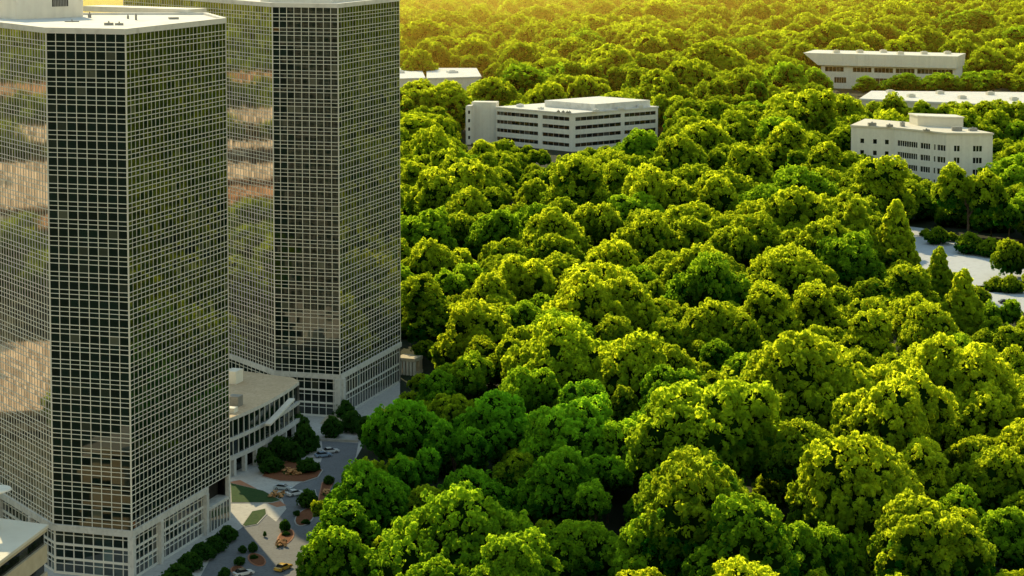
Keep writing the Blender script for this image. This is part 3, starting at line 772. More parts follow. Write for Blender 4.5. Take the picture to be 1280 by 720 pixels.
# ------------------------------------------------------------------ the district the tower glass mirrors (outside the frame, beside the towers)
def low_block(x, y, w, dd, h, ang, wallmat, label, roofmat='roofwhite'):
    o = thing('commercial_block', label, 'building', (x, y, 0))
    ca, sa = math.cos(ang), math.sin(ang)
    fp = [Vector((x + u * ca - v * sa, y + u * sa + v * ca, 0)) for u, v in ((-w / 2, -dd / 2), (w / 2, -dd / 2), (w / 2, dd / 2), (-w / 2, dd / 2))]
    nf = max(1, int(h / 4.5)); b = MB(); fh = h / nf
    for k in range(nf):
        b.prism(fp, k * fh, k * fh + fh * .45); b.prism(fp, k * fh + fh * .82, (k + 1) * fh)
    b.build('wall', M[wallmat], o)
    b = MB(); ip = inset(fp, .5)
    for i in range(4):
        p, q = ip[i], ip[(i + 1) % 4]
        for k in range(nf):
            b.quad([(p.x, p.y, k * fh), (q.x, q.y, k * fh), (q.x, q.y, (k + 1) * fh), (p.x, p.y, (k + 1) * fh)], 0, rng.random())
    b.build('window_strip', M['glassdark'], o)
    b = MB(); b.prism(inset(fp, -.3), h, h + .8); b.build('roof', M[roofmat], o)
    for i in range(3):
        c = fp[0].lerp(fp[2], .25 + .25 * i); b = MB(); b.box((c.x, c.y, h + 1.8), 6, 4, 2, ang); b.box((c.x, c.y, h + 3), 4, 2.5, .4, ang); b.build('roof_unit', M['cream'], o)
    KEEP_OUT.append(inset(fp, -6))
def frm(p, az, dist): a = math.radians(az); return (p[0] + math.sin(a) * dist, p[1] + math.cos(a) * dist)
T1F, T2F = (-112, 480), (-75, 615)
q = frm(T1F, -55.5, 148); low_block(*q, 110, 95, 5, .97, 'beige', 'broad pale-roofed hall mirrored in the lower glass of the near tower', 'peach')
q = frm(T1F, -55.5, 415); low_block(*q, 200, 36, 12, .97, 'brick', 'brick mall with orange tiled roof mirrored in the near tower glass', 'terracotta')
q = frm(T1F, -55.5, 530); low_block(*q, 240, 170, 14, .97, 'brick', 'brick warehouse with wide pale roof mirrored in the near tower glass', 'peach')
q = frm(T1F, -55.5, 720); low_block(*q, 300, 90, 18, .97, 'brick', 'brick depot with cream roof mirrored high in the near tower glass', 'peach')
q = frm(T1F, -55.5, 1000); low_block(*q, 360, 90, 20, .97, 'brick', 'long tan-roofed depot mirrored near the top of the glass', 'terracotta')
q = frm(T2F, -61, 380); low_block(*q, 110, 80, 10, 1.06, 'brick', 'shop row with orange tiled roof mirrored in the far tower glass', 'terracotta')
q = frm(T2F, -61, 500); low_block(*q, 140, 70, 14, 1.06, 'brick', 'store with bright cream roof mirrored in the far tower glass', 'peach')
q = frm(T2F, -61, 700); low_block(*q, 170, 90, 16, 1.06, 'brick', 'store with orange tiled roof mirrored high in the far tower glass', 'terracotta')

# ------------------------------------------------------------------ tree meshes
def crown_mesh(name, seed, lobes, tuft=0.066, nq=28, leaf=0.035, spacing=0.108, mats=('leaf', 'core')):
    """lobed crown: leaf tufts spread over lobes, dark inner mass below them; unit radius 1, base z=0"""
    r = np.random.default_rng(seed)
    C = np.array([l[:3] for l in lobes]); Rr = np.array([l[3] for l in lobes]); Q = np.array([l[4] if len(l) > 4 else 1.0 for l in lobes])
    cents, outs = [], []
    for i, (c, R, q) in enumerate(zip(C, Rr, Q)):
        k = int(4 * PI * R * R / spacing ** 2)
        u = r.random(k) * 2 - 1; ph = r.random(k) * 2 * PI
        nrm = np.stack([np.sqrt(1 - u * u) * np.cos(ph), np.sqrt(1 - u * u) * np.sin(ph), u], 1)
        pos = c + nrm * np.array([1, 1, q]) * R * (1 + r.normal(0, .10, (k, 1)))
        keep = (pos[:, 2] > 0.0) & (nrm[:, 2] > -.75)
        for j in range(len(C)):
            if j != i:
                dd = np.linalg.norm((pos - C[j]) / np.array([1, 1, Q[j]]), axis=1)
                keep &= dd > Rr[j] * .93
        # drop a few tufts so the outline has gaps
        keep &= r.random(k) > .08
        cents.append(pos[keep]); outs.append(nrm[keep])
    cents = np.concatenate(cents); outs = np.concatenate(outs)
    nt = len(cents)
    tr = tuft * (0.7 + .7 * r.random(nt))
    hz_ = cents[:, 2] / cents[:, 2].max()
    tint = np.clip(r.normal(.08, .17, nt) + .30 * outs[:, 2] + .55 * hz_, 0, 1)   # yellow top tufts, dark lower ones: light and shade put into leaf tint
    # leaves on each tuft
    dirs = r.normal(0, 1, (nt, nq, 3)) + outs[:, None, :] * .7
    dirs[:, :, 2] += .35
    dirs /= np.linalg.norm(dirs, axis=2, keepdims=True)
    pc = cents[:, None, :] + dirs * tr[:, None, None] * (.72 + .40 * r.random((nt, nq, 1)))
    nn = dirs + r.normal(0, .45, (nt, nq, 3)); nn /= np.linalg.norm(nn, axis=2, keepdims=True)
    t = np.cross(nn, r.normal(0, 1, (nt, nq, 3))); t /= np.linalg.norm(t, axis=2, keepdims=True)
    bb = np.cross(nn, t)
    sz = leaf * (.6 + .7 * r.random((nt, nq, 1)))
    a = pc + t * sz; b_ = pc + bb * sz * .62 + nn * sz * .15; c_ = pc - t * sz; d_ = pc - bb * sz * .62 + nn * sz * .15
    V = np.stack([a, b_, c_, d_], 2).reshape(-1, 3)
    nf = nt * nq
    tf = np.repeat(tint, nq)
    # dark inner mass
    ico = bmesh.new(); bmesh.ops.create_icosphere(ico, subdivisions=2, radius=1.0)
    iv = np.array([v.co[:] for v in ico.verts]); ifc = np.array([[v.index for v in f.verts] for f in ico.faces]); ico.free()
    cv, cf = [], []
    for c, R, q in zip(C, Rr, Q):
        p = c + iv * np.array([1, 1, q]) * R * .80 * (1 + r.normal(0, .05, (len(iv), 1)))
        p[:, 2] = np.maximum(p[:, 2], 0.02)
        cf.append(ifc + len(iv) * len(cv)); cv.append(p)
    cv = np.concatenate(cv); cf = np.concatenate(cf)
    me = bpy.data.meshes.new(name)
    nv = len(V)
    me.vertices.add(nv + len(cv)); me.vertices.foreach_set('co', np.concatenate([V, cv]).astype(np.float32).ravel())
    nl = nf * 4 + len(cf) * 3
    me.loops.add(nl); me.loops.foreach_set('vertex_index', np.concatenate([np.arange(nv), (cf + nv).ravel()]).astype(np.int32))
    me.polygons.add(nf + len(cf))
    me.polygons.foreach_set('loop_start', np.concatenate([np.arange(nf) * 4, nf * 4 + np.arange(len(cf)) * 3]).astype(np.int32))
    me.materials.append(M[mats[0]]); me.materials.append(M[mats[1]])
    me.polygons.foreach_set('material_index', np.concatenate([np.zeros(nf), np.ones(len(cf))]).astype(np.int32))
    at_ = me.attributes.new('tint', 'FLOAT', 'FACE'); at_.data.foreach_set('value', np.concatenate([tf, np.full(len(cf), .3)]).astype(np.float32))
    me.update(); me.validate()
    return me

def dome_lobes(seed, n=13, flat=1.0, spread=1.0, rough=1.0):
    r = random.Random(seed); L = []
    L.append((0, 0, .55 * flat, .62))
    k1 = n // 2
    for i in range(k1):
        a = 2 * PI * (i + r.random() * .6) / k1; rr = r.uniform(.50, .66) * spread
        L.append((rr * math.cos(a), rr * math.sin(a), r.uniform(.36, .62) * flat, r.uniform(.30, .42) * rough))
    k2 = n - k1 - 2
    for i in range(k2):
        a = 2 * PI * (i + r.random() * .8) / k2 + .4; rr = r.uniform(.22, .42) * spread
        L.append((rr * math.cos(a), rr * math.sin(a), r.uniform(.78, 1.02) * flat, r.uniform(.26, .38) * rough))
    L.append((r.uniform(-.15, .15), r.uniform(-.15, .15), 1.05 * flat, r.uniform(.28, .38)))
    return L

def cone_lobes(seed, n=9):
    r = random.Random(seed); L = []
    for i in range(n):
        t = i / (n - 1); rad = .62 * (1 - t) ** .8 + .16; z = .35 + t * 2.55
        k = 4 if t < .55 else 2 if t < .85 else 1
        for j in range(k):
            a = 2 * PI * (j / k) + i * 1.1 + r.random() * .5; off = rad * .55 * (k > 1)
            L.append((off * math.cos(a), off * math.sin(a), z + r.uniform(-.08, .08), rad * (.72 if k > 1 else 1.0)))
    return L

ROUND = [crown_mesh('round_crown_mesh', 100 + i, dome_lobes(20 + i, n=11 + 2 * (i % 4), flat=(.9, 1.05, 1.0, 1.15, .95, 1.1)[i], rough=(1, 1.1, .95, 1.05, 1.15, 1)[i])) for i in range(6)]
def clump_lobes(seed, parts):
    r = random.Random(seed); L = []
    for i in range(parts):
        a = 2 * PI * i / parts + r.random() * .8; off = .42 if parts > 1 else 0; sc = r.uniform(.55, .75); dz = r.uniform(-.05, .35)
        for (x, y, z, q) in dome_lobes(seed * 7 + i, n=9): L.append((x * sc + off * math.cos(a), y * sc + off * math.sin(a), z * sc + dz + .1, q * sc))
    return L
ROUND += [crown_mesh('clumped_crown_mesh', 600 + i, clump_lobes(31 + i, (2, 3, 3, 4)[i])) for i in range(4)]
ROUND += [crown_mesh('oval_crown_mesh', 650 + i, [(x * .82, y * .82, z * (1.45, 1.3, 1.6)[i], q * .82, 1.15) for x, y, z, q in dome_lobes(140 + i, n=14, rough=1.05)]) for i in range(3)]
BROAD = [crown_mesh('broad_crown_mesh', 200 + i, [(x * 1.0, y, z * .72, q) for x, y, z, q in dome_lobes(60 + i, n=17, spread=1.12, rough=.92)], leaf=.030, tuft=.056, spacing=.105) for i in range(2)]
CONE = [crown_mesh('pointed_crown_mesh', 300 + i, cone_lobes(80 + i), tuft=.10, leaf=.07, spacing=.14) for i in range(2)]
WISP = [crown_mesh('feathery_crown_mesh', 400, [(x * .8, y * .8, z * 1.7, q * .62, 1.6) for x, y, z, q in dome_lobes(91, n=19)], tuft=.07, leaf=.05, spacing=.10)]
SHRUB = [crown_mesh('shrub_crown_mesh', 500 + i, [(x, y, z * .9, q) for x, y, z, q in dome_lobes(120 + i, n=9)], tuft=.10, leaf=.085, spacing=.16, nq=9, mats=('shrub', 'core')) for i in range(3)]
TOPZ = {}
for me in ROUND + BROAD + CONE + WISP + SHRUB:
    co_ = np.empty(len(me.vertices) * 3, np.float32); me.vertices.foreach_get('co', co_); co_ = co_.reshape(-1, 3)
    TOPZ[me.name] = float(np.quantile(co_[:, 2], .998)); 

def trunk_mesh(seed):
    """tapered trunk with limbs; unit height 1 up to the crown centre"""
    r = random.Random(seed); b = MB()
    def limb(p, q, r0, r1, seg=7):
        p, q = Vector(p), Vector(q); z = (q - p).normalized(); x = z.orthogonal().normalized(); y = z.cross(x); n = len(b.v)
        for c, rad in ((p, r0), (q, r1)):
            for i in range(seg):
                a = 2 * PI * i / seg; v = c + x * rad * math.cos(a) + y * rad * math.sin(a); b.v.append(tuple(v))
        for i in range(seg):
            j = (i + 1) % seg; b.f.append((n + i, n + j, n + seg + j, n + seg + i)); b.mi.append(0); b.pane.append(.5)
    limb((0, 0, -.02), (.01, 0, .12), .055, .036); limb((.01, 0, .12), (.02, .01, .55), .036, .026); limb((.02, .01, .55), (0, .02, .95), .026, .010)
    for i in range(5):
        a = 2 * PI * i / 5 + r.random(); z0 = r.uniform(.38, .6)
        limb((.015, .005, z0), (.32 * math.cos(a), .32 * math.sin(a), z0 + r.uniform(.22, .38)), .018, .006)
    me = bpy.data.meshes.new('trunk_mesh'); me.from_pydata(b.v, [], b.f); me.materials.append(M['bark']); me.update()
    return me
TRUNKS = [trunk_mesh(i) for i in range(3)]

TREES = []
def make_tree(x, y, R, h, me, tone, rot, name='broadleaf_tree', manual=False):
    TREES.append(dict(x=x, y=y, R=R, h=h, me=me, tone=tone, rot=rot, name=name, manual=manual))

# crowns read off the photo: image column of the crown, image row of its top, width, kind, tone (0 deep green .. 1 yellow-green; low by the towers, putting their shade into the colour)
L_PX = [
 (575, 603, 215, 'b', .35), (655, 662, 150, 'r', .40), (418, 655, 95, 'r', .25), (460, 577, 105, 'r', .15), (500, 497, 100, 'r', .15), (548, 462, 70, 'r', .2),
 (570, 528, 95, 'r', .55), (620, 488, 105, 'r', .25), (515, 560, 80, 'r', .15), (718, 500, 130, 'r', .75), (700, 558, 120, 'r', .35), (880, 474, 185, 'r', .8),
 (795, 520, 110, 'r', .75), (755, 530, 90, 'r', .7), (870, 562, 190, 'r', .55), (1070, 540, 180, 'r', .7), (1245, 556, 105, 'r', .7), (1165, 624, 150, 'r', .7),
 (930, 622, 170, 'r', .4), (1010, 648, 110, 'r', .35), (820, 640, 120, 'r', .35), (625, 690, 130, 'r', .35), (1052, 668, 80, 'r', .3), (1262, 632, 90, 'r', .3),
 (1205, 418, 160, 'r', .85), (1000, 414, 185, 'r', .7), (1105, 464, 165, 'r', .7), (1225, 478, 120, 'r', .6), (1270, 430, 80, 'r', .8),
 (600, 372, 110, 'r', .8), (655, 318, 90, 'r', .85), (612, 340, 80, 'r', .8), (700, 395, 130, 'r', .8), (790, 415, 120, 'r', .8), (640, 410, 100, 'r', .75), (730, 340, 120, 'r', .9),
 (575, 440, 85, 'r', .6), (600, 420, 80, 'r', .7), (660, 455, 90, 'r', .6), (780, 345, 110, 'r', .85), (840, 430, 80, 'r', .65),
 (762, 296, 78, 'r', .9), (872, 302, 95, 'r', .85), (890, 374, 90, 'r', .7), (955, 352, 100, 'r', .85), (930, 390, 80, 'r', .5), (1020, 352, 90, 'r', .85), (1085, 385, 90, 'r', .8), (1165, 378, 90, 'r', .8),
 (1140, 330, 95, 'r', .65), (1015, 270, 100, 'r', .5), (1062, 290, 90, 'r', .3), (945, 265, 90, 'r', .65), (885, 315, 100, 'r', .4), (1000, 232, 110, 'r', .75), (925, 280, 80, 'r', .5),
 (1120, 251, 46, 'c', .9), (1070, 250, 48, 'c', .6), (1106, 308, 44, 'r', .75), (1174, 310, 40, 'c', .75), (1204, 338, 46, 'c', .75), (1250, 371, 58, 'r', .35), (1264, 297, 50, 'r', .55),
 (1262, 338, 36, 's', .9), (1245, 340, 30, 's', .9), (1157, 282, 16, 's', .3), (1172, 279, 34, 's', .25), (1190, 287, 18, 's', .5), (1214, 284, 44, 's', .3), (1240, 291, 40, 's', .4), (1252, 299, 22, 's', .2), (1150, 342, 40, 'r', .7), (1222, 352, 36, 's', .8), (1185, 348, 44, 'r', .7),
 (1100, 193, 105, 'r', .6), (1212, 205, 110, 'r', .55), (1262, 246, 60, 'r', .4), (1240, 238, 60, 'r', .3), (1270, 205, 60, 'r', .35), (1275, 150, 50, 'r', .3),
 (540, 298, 82, 'r', .7), (583, 232, 80, 'r', .75), (530, 262, 90, 'r', .3), (620, 260, 80, 'r', .3), (560, 203, 100, 'r', .75), (668, 221, 56, 'r', .8), (723, 222, 58, 'r', .65), (690, 258, 90, 'r', .75), (750, 250, 80, 'r', .7),
 (822, 203, 105, 'r', .75), (880, 215, 90, 'r', .75), (812, 262, 90, 'r', .7), (860, 268, 80, 'r', .6), (720, 192, 110, 'r', .7), (770, 198, 80, 'r', .75),
 (538, 157, 84, 'r', .8), (648, 168, 44, 'w', 1.0), (630, 208, 40, 'w', .95), (668, 186, 36, 'w', 1.0), (603, 172, 46, 'r', .85), (800, 160, 66, 'r', .3), (850, 165, 80, 'r', .75), (880, 150, 80, 'r', .75), (520, 200, 70, 'r', .8),
 (935, 180, 90, 'r', .65), (980, 150, 90, 'r', .7), (1030, 175, 80, 'r', .65), (900, 95, 60, 'r', .55), (985, 75, 80, 'r', .45), (1020, 82, 46, 'r', .45),
 (945, 98, 50, 'w', .35), (1130, 91, 66, 'r', .3, 1640), (1085, 95, 50, 'r', .3, 1640), (1175, 91, 66, 'r', .4, 1640), (1225, 88, 66, 'r', .4, 1650), (1265, 92, 66, 'r', .5, 1640), (1118, 113, 60, 'r', .6), (1055, 118, 70, 'r', .6),
 (560, 100, 80, 'r', .7), (620, 95, 80, 'r', .7), (520, 110, 60, 'r', .7), (680, 100, 60, 'r', .65), (740, 92, 60, 'r', .7), (525, 60, 50, 'r', .7), (590, 45, 60, 'r', .7),
]
KMAP = {'r': ROUND, 'b': BROAD, 'c': CONE, 'w': WISP, 's': SHRUB}
HR = {'r': 1.95, 'b': 1.35, 'c': 3.3, 'w': 2.3, 's': 1.4}
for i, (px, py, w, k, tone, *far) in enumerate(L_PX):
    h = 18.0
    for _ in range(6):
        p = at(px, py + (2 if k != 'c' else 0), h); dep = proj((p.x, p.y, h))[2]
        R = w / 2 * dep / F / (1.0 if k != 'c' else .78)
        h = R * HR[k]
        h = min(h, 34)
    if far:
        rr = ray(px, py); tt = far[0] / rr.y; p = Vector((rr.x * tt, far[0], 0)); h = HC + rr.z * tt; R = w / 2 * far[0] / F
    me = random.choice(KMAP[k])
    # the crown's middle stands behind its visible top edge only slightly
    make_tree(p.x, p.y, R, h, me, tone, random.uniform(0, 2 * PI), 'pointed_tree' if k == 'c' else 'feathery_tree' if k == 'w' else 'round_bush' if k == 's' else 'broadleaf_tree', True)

def poly_hits(px, py, rx, ry, poly):
    for sx, sy in ((0, -1), (.7, -.7), (-.7, -.7), (1, 0), (-1, 0), (0, 0), (0, .8), (.35, -.9), (-.35, -.9)):
        if inside(poly, px + sx * rx, py + sy * ry): return True
    for i in range(len(poly)):
        a, b = poly[i], poly[i - 1]
        for f in (0, .25, .5, .75):
            qx, qy = a[0] + (b[0] - a[0]) * f, a[1] + (b[1] - a[1]) * f
            if ((qx - px) / rx) ** 2 + ((qy - py) / ry) ** 2 < .92: return True
    return False

MAN_PX = []
for t in TREES:
    a_, b_, c_ = proj((t['x'], t['y'], t['h'])); MAN_PX.append((a_, b_ + .35 * t['R'] * F / c_, t['R'] * F / c_, t['y']))

def blocked(x, y, R, h):
    for po in KEEP_OUT:
        if inside(po, x, y): return True
        for kx, ky in ((R * .8, 0), (-R * .8, 0), (0, R * .8), (0, -R * .8)):
            if inside(po, x + kx, y + ky): return True
    px, py, dep = proj((x, y, h * .62)); rx = R * F / dep; ry = h * .42 * F / dep
    if -150 < px < 1450:
        for (mx, my, mr, md) in MAN_PX:
            if y < md - 3 and abs(px - mx) < .75 * mr + .55 * rx and py - ry < my + mr * .25 and py + ry > my - mr * .8: return True
        for po, d in PROTECT:
            if y < d and poly_hits(px, py, rx, ry, po): return True
    return False

# random fill; a cell grid keeps crowns apart
CELL = 45.0; cells = {}
def add_cell(x, y, R): cells.setdefault((int(x // CELL), int(y // CELL)), []).append((x, y, R))
def crowded(x, y, R, k):
    ci, cj = int(x // CELL), int(y // CELL)
    for i in range(ci - 1, ci + 2):
        for j in range(cj - 1, cj + 2):
            for (a, b, r) in cells.get((i, j), ()):
                if (a - x) ** 2 + (b - y) ** 2 < (k * (r + R)) ** 2: return True
    return False
for t in TREES: add_cell(t['x'], t['y'], t['R'])

def size_at(y): return float(np.interp(y, [350, 500, 700, 1000, 1400, 2200, 4500], [9, 11, 13.5, 18, 22.5, 28, 36]))
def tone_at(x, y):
    k = min(1.0, max(.6, (math.hypot(x + 35, y - 545) - 55) / 90))       # lower, greener tone by the towers, painting in their shade
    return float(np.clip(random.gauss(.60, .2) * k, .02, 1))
def fill(n, ylo, yhi, xf, k=.62):
    got = 0
    for _ in range(n):
        y = math.sqrt(random.uniform(ylo ** 2, yhi ** 2)); x0, x1 = xf(y)
        x = random.uniform(x0, x1)
        R = size_at(y) * random.choice((.7, .85, 1, 1, 1.15, 1.3)) * random.uniform(.92, 1.08)
        if y < 430 and x < -20: continue
        if crowded(x, y, R, k): continue
        h = min(R * 1.95, 21 + R * .5) * random.uniform(.76, 1.2)
        if blocked(x, y, R, h): continue
        add_cell(x, y, R)
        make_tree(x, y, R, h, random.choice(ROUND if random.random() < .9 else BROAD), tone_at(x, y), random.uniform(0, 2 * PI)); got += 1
    return got
in_frame = lambda y: (max(-.27 * y, -60 if y < 640 else -.27 * y), .265 * y)
fill(9000, 375, 1300, in_frame, .80)
fill(14000, 1300, 4600, lambda y: (-.10 * y, .27 * y), .80)
_sz = size_at
def size_at(y): return _sz(y) * .55
fill(9000, 375, 1300, in_frame, .70)
fill(9000, 1300, 4600, lambda y: (-.10 * y, .27 * y), .72)
size_at = _sz
fill(5000, 420, 2600, lambda y: (.25 * y, .85 * y), .68)       # woods the right faces mirror
fill(5000, 420, 2000, lambda y: (-1.5 * y, -.27 * y), .75)     # woods the left faces mirror

# who is individual: the 300 that show largest
def shown(t):
    px, py, dep = proj((t['x'], t['y'], t['h'] * .6)); r = t['R'] * F / dep
    if px < -r or px > 1280 + r or py < -r or py - r * .4 > 740: return 0
    if px < 285 and t['y'] > C1.y: return 0
    if px + r * .6 < 500 and t['y'] > C2.y + 10: return 0
    return r * (1.6 if t['manual'] else 1.0)
ranked = sorted(TREES, key=shown, reverse=True)
ind = [t for t in ranked if shown(t) > 0][:292]
ids = {id(t) for t in ind}
stuff = [t for t in TREES if id(t) not in ids]

# ---- labels: each by its look and the landmark it stands nearest to
LAND = [('the near glass tower', 240, 640), ('the curved pavilion', 340, 540), ('the far glass tower', 470, 380), ('the white four-storey office', 705, 155), ('the five-storey block', 1150, 190),
        ('the long white building', 1100, 85), ('the pale parking lot', 1195, 315), ('the bottom photo edge', 800, 720), ('the bottom forest corner', 1270, 715),
        ('the photo centre', 690, 390), ('the top photo edge', 860, 5)]
ORD = ['first', 'second', 'third', 'fourth', 'fifth', 'sixth', 'seventh', 'eighth', 'ninth', 'tenth', 'eleventh', 'twelfth', 'thirteenth', 'fourteenth', 'fifteenth', 'sixteenth', 'seventeenth', 'eighteenth', 'nineteenth', 'twentieth']
def ordinal(i): return ORD[i] if i < 20 else 'twenty-' + ORD[i - 20] if i < 29 else 'number-%d' % (i + 1)
bucket = {}
for t in ind:
    px, py, dep = proj((t['x'], t['y'], t['h'] * .7)); t['px'], t['py'], t['pr'] = px, py, t['R'] * F / dep
    nm, lx, ly = min(LAND, key=lambda l: (l[1] - px) ** 2 + ((l[2] - py) * 1.3) ** 2)
    dx, dy = px - lx, (py - ly) * 1.3
    side = ('beyond' if dy < 0 else 'below') if abs(dy) > abs(dx) else ('towards the towers from' if dx < 0 else 'on the far side of')
    if 'photo' in nm or 'corner' in nm: side = 'up from' if 'bottom' in nm and abs(dy) > abs(dx) else 'below' if 'top' in nm and abs(dy) > abs(dx) else 'on the towers side of' if dx < 0 else 'on the far side of'
    size = 'broad' if t['pr'] > 62 else 'medium' if t['pr'] > 38 else 'small'
    tn = 'deep green' if t['tone'] < .36 else 'mid green' if t['tone'] < .66 else 'yellow-green'
    kind = {'pointed_tree': 'pointed tree', 'feathery_tree': 'feathery pale tree', 'round_bush': 'round bush', 'broadleaf_tree': 'leafy tree'}[t['name']]
    look = ' '.join((size, tn, kind)) if t['name'] != 'feathery_tree' else size + ' ' + kind
    bucket.setdefault((look, side, nm), []).append((math.hypot(dx, dy), t))
for (look, side, nm), lst in bucket.items():
    for i, (_, t) in enumerate(sorted(lst, key=lambda z: z[0])):
        t['label'] = '%s, %s %s %s' % (look, ordinal(i), side, nm) if len(lst) > 1 else '%s %s %s' % (look, side, nm)

GROUPS = {'pointed_tree': 'pointed trees near the parking lot', 'feathery_tree': 'feathery pale trees', 'round_bush': 'bushes by the parking lot', 'broadleaf_tree': 'trees of the forest'}
crown_src = {}
def place_tree(t):
    o = thing(t['name'], t['label'], 'bush' if t['name'] == 'round_bush' else 'tree', (t['x'], t['y'], 0), GROUPS[t['name']], t['rot'])
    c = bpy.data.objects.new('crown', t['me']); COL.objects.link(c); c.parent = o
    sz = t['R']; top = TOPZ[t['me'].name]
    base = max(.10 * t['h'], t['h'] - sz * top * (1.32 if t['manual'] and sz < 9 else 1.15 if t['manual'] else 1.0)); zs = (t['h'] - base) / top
    c.scale = (sz, sz, zs); c.location = (0, 0, base); kf = min(1, max(0, (math.hypot(t['x'] + 30, t['y'] - 520) - 35) / 60)); kf = kf * (.85 if t['tone'] > .45 else .45)  # greener near the towers, painting in their shade; low-tone trees greener too
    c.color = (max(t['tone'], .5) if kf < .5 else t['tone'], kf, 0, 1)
    sx_ = random.uniform(.9, 1.14); c.scale = (sz * sx_, sz / sx_, zs)
    tk = bpy.data.objects.new('trunk', random.choice(TRUNKS)); COL.objects.link(tk); tk.parent = o
    tk.scale = (sz * .9, sz * .9, t['h'] * .8)
    if t['me'] in ROUND + BROAD: crown_src.setdefault(t['me'].name, c)
    return o
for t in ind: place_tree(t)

# ---- the rest of the woods: one object
src = bpy.data.collections.new('woodland_crowns')
names = [m.name for m in ROUND + BROAD if m.name in crown_src]
for nme in names: src.objects.link(crown_src[nme])
order = sorted([crown_src[nme].name for nme in names])     # Collection Info sorts by object name
idx_of = {crown_src[nme].data.name: order.index(crown_src[nme].name) for nme in names}
me = bpy.data.meshes.new('distant_forest')
me.from_pydata([(t['x'], t['y'], t['h'] - t['R'] * TOPZ[t['me'].name]) for t in stuff], [], [])
A_ = me.attributes.new('tree_scale', 'FLOAT', 'POINT'); A_.data.foreach_set('value', [t['R'] for t in stuff])
A_ = me.attributes.new('tree_turn', 'FLOAT', 'POINT'); A_.data.foreach_set('value', [t['rot'] for t in stuff])
A_ = me.attributes.new('tree_pick', 'INT', 'POINT'); A_.data.foreach_set('value', [idx_of.get(t['me'].name, 0) for t in stuff])
fo = bpy.data.objects.new('distant_forest', me); COL.objects.link(fo); fo['kind'] = 'stuff'
fo['label'] = 'dense far-off forest canopy running back to the hazy horizon'; fo['category'] = 'forest'; fo.color = (.44, .80, .6, 1)
ng = bpy.data.node_groups.new('forest_nodes', 'GeometryNodeTree')
ng.interface.new_socket('Geometry', in_out='INPUT', socket_type='NodeSocketGeometry'); ng.interface.new_socket('Geometry', in_out='OUTPUT', socket_type='NodeSocketGeometry')
gi, go_ = ng.nodes.new('NodeGroupInput'), ng.nodes.new('NodeGroupOutput')
ci = ng.nodes.new('GeometryNodeCollectionInfo'); ci.inputs['Collection'].default_value = src; ci.inputs['Separate Children'].default_value = True; ci.inputs['Reset Children'].default_value = True
iop = ng.nodes.new('GeometryNodeInstanceOnPoints'); iop.inputs['Pick Instance'].default_value = True
def named(n, t):
    k = ng.nodes.new('GeometryNodeInputNamedAttribute'); k.data_type = t; k.inputs['Name'].default_value = n; return k
a1, a2, a3 = named('tree_scale', 'FLOAT'), named('tree_turn', 'FLOAT'), named('tree_pick', 'INT')
cmb = ng.nodes.new('ShaderNodeCombineXYZ')
lk = ng.links.new
lk(gi.outputs[0], iop.inputs['Points']); lk(ci.outputs[0], iop.inputs['Instance'])
lk(a2.outputs[0], cmb.inputs[2]); lk(cmb.outputs[0], iop.inputs['Rotation']); lk(a1.outputs[0], iop.inputs['Scale']); lk(a3.outputs[0], iop.inputs['Instance Index'])
lk(iop.outputs[0], go_.inputs[0])
md = fo.modifiers.new('forest', 'NODES'); md.node_group = ng

# ------------------------------------------------------------------ forecourt: beds, hedge, shrubs, cars
def shrub(px, py, w, label, tone=.3, name='round_shrub', hs=1.5, group='shrubs on the forecourt', z=0.0):
    """py is the row where it meets the ground"""
    p = at(px, py, z); dep = p.y; R = w / 2 * dep / F
    o = thing(name, label, 'shrub', p, group, random.uniform(0, 6))
    me = random.choice(SHRUB); c = bpy.data.objects.new('crown', me); COL.objects.link(c); c.parent = o
    c.scale = (R, R, R * hs / TOPZ[me.name]); c.location = (0, 0, .15); c.color = (tone, tone, tone, 1)
    b = MB(); b.cyl((p.x, p.y, z - .02), R * .12, R * .08, R * .6, 7); b.build('trunk', M['bark'], o)
    return o

def bed(name, pxs, label, mat, cat='planting bed', h=.22, kerb=True, soil='mulch'):
    pts = ccw([at(x, y) for x, y in pxs]); c = sum((Vector(p) for p in pts), Vector()) / len(pts)
    o = thing(name, label, cat, (c.x, c.y, 0))
    if kerb:
        b = MB(); b.prism(pts, 0, .15); b.build('kerb', M['kerb'] if kerb is True else M[kerb], o)
    b = MB(); b.prism(inset(pts, .3), .02, h); b.build('soil' if mat == 'mulch' else 'planting', M[mat], o)
    return o

def oval(cx, cy, rx, ry, n=14, skew=0.0):
    return [(cx + rx * math.cos(2 * PI * i / n) + skew * math.sin(2 * PI * i / n) * ry, cy + ry * math.sin(2 * PI * i / n)) for i in range(n)]

bed('lawn_bed', [(287, 604), (330, 614), (352, 626), (340, 629), (288, 629)], 'triangular lawn bed in front of the pavilion columns', 'lawn', 'lawn')
bed('lawn_bed', [(302, 657), (314, 640), (333, 636), (334, 643), (322, 656), (306, 659)], 'small leaf-shaped lawn bed below the triangular lawn', 'lawn', 'lawn')
bed('planting_bed', [(326, 596), (345, 578), (385, 575), (404, 588), (398, 597), (380, 603), (350, 602)], 'large kerbed bed of dark shrubs and orange flowers by the pavilion', 'mulch')
bed('planting_bed', oval(321, 700, 11, 8, skew=.5), 'round bed ringed with orange-red brick near the bottom of the driveway', 'mulch', kerb='brickpave')
bed('planting_bed', oval(357, 672, 10, 10, skew=-.5), 'oval red mulch bed on the driveway median', 'mulch', kerb='brickpave')
bed('planting_bed', oval(381, 647, 12, 11, skew=-.5), 'brown mulch bed on the median below the large round shrub', 'mulch', kerb='kerb')
bed('planting_bed', [(372, 632), (380, 618), (394, 612), (398, 624), (390, 634)], 'median bed under the large round shrub', 'lawn')
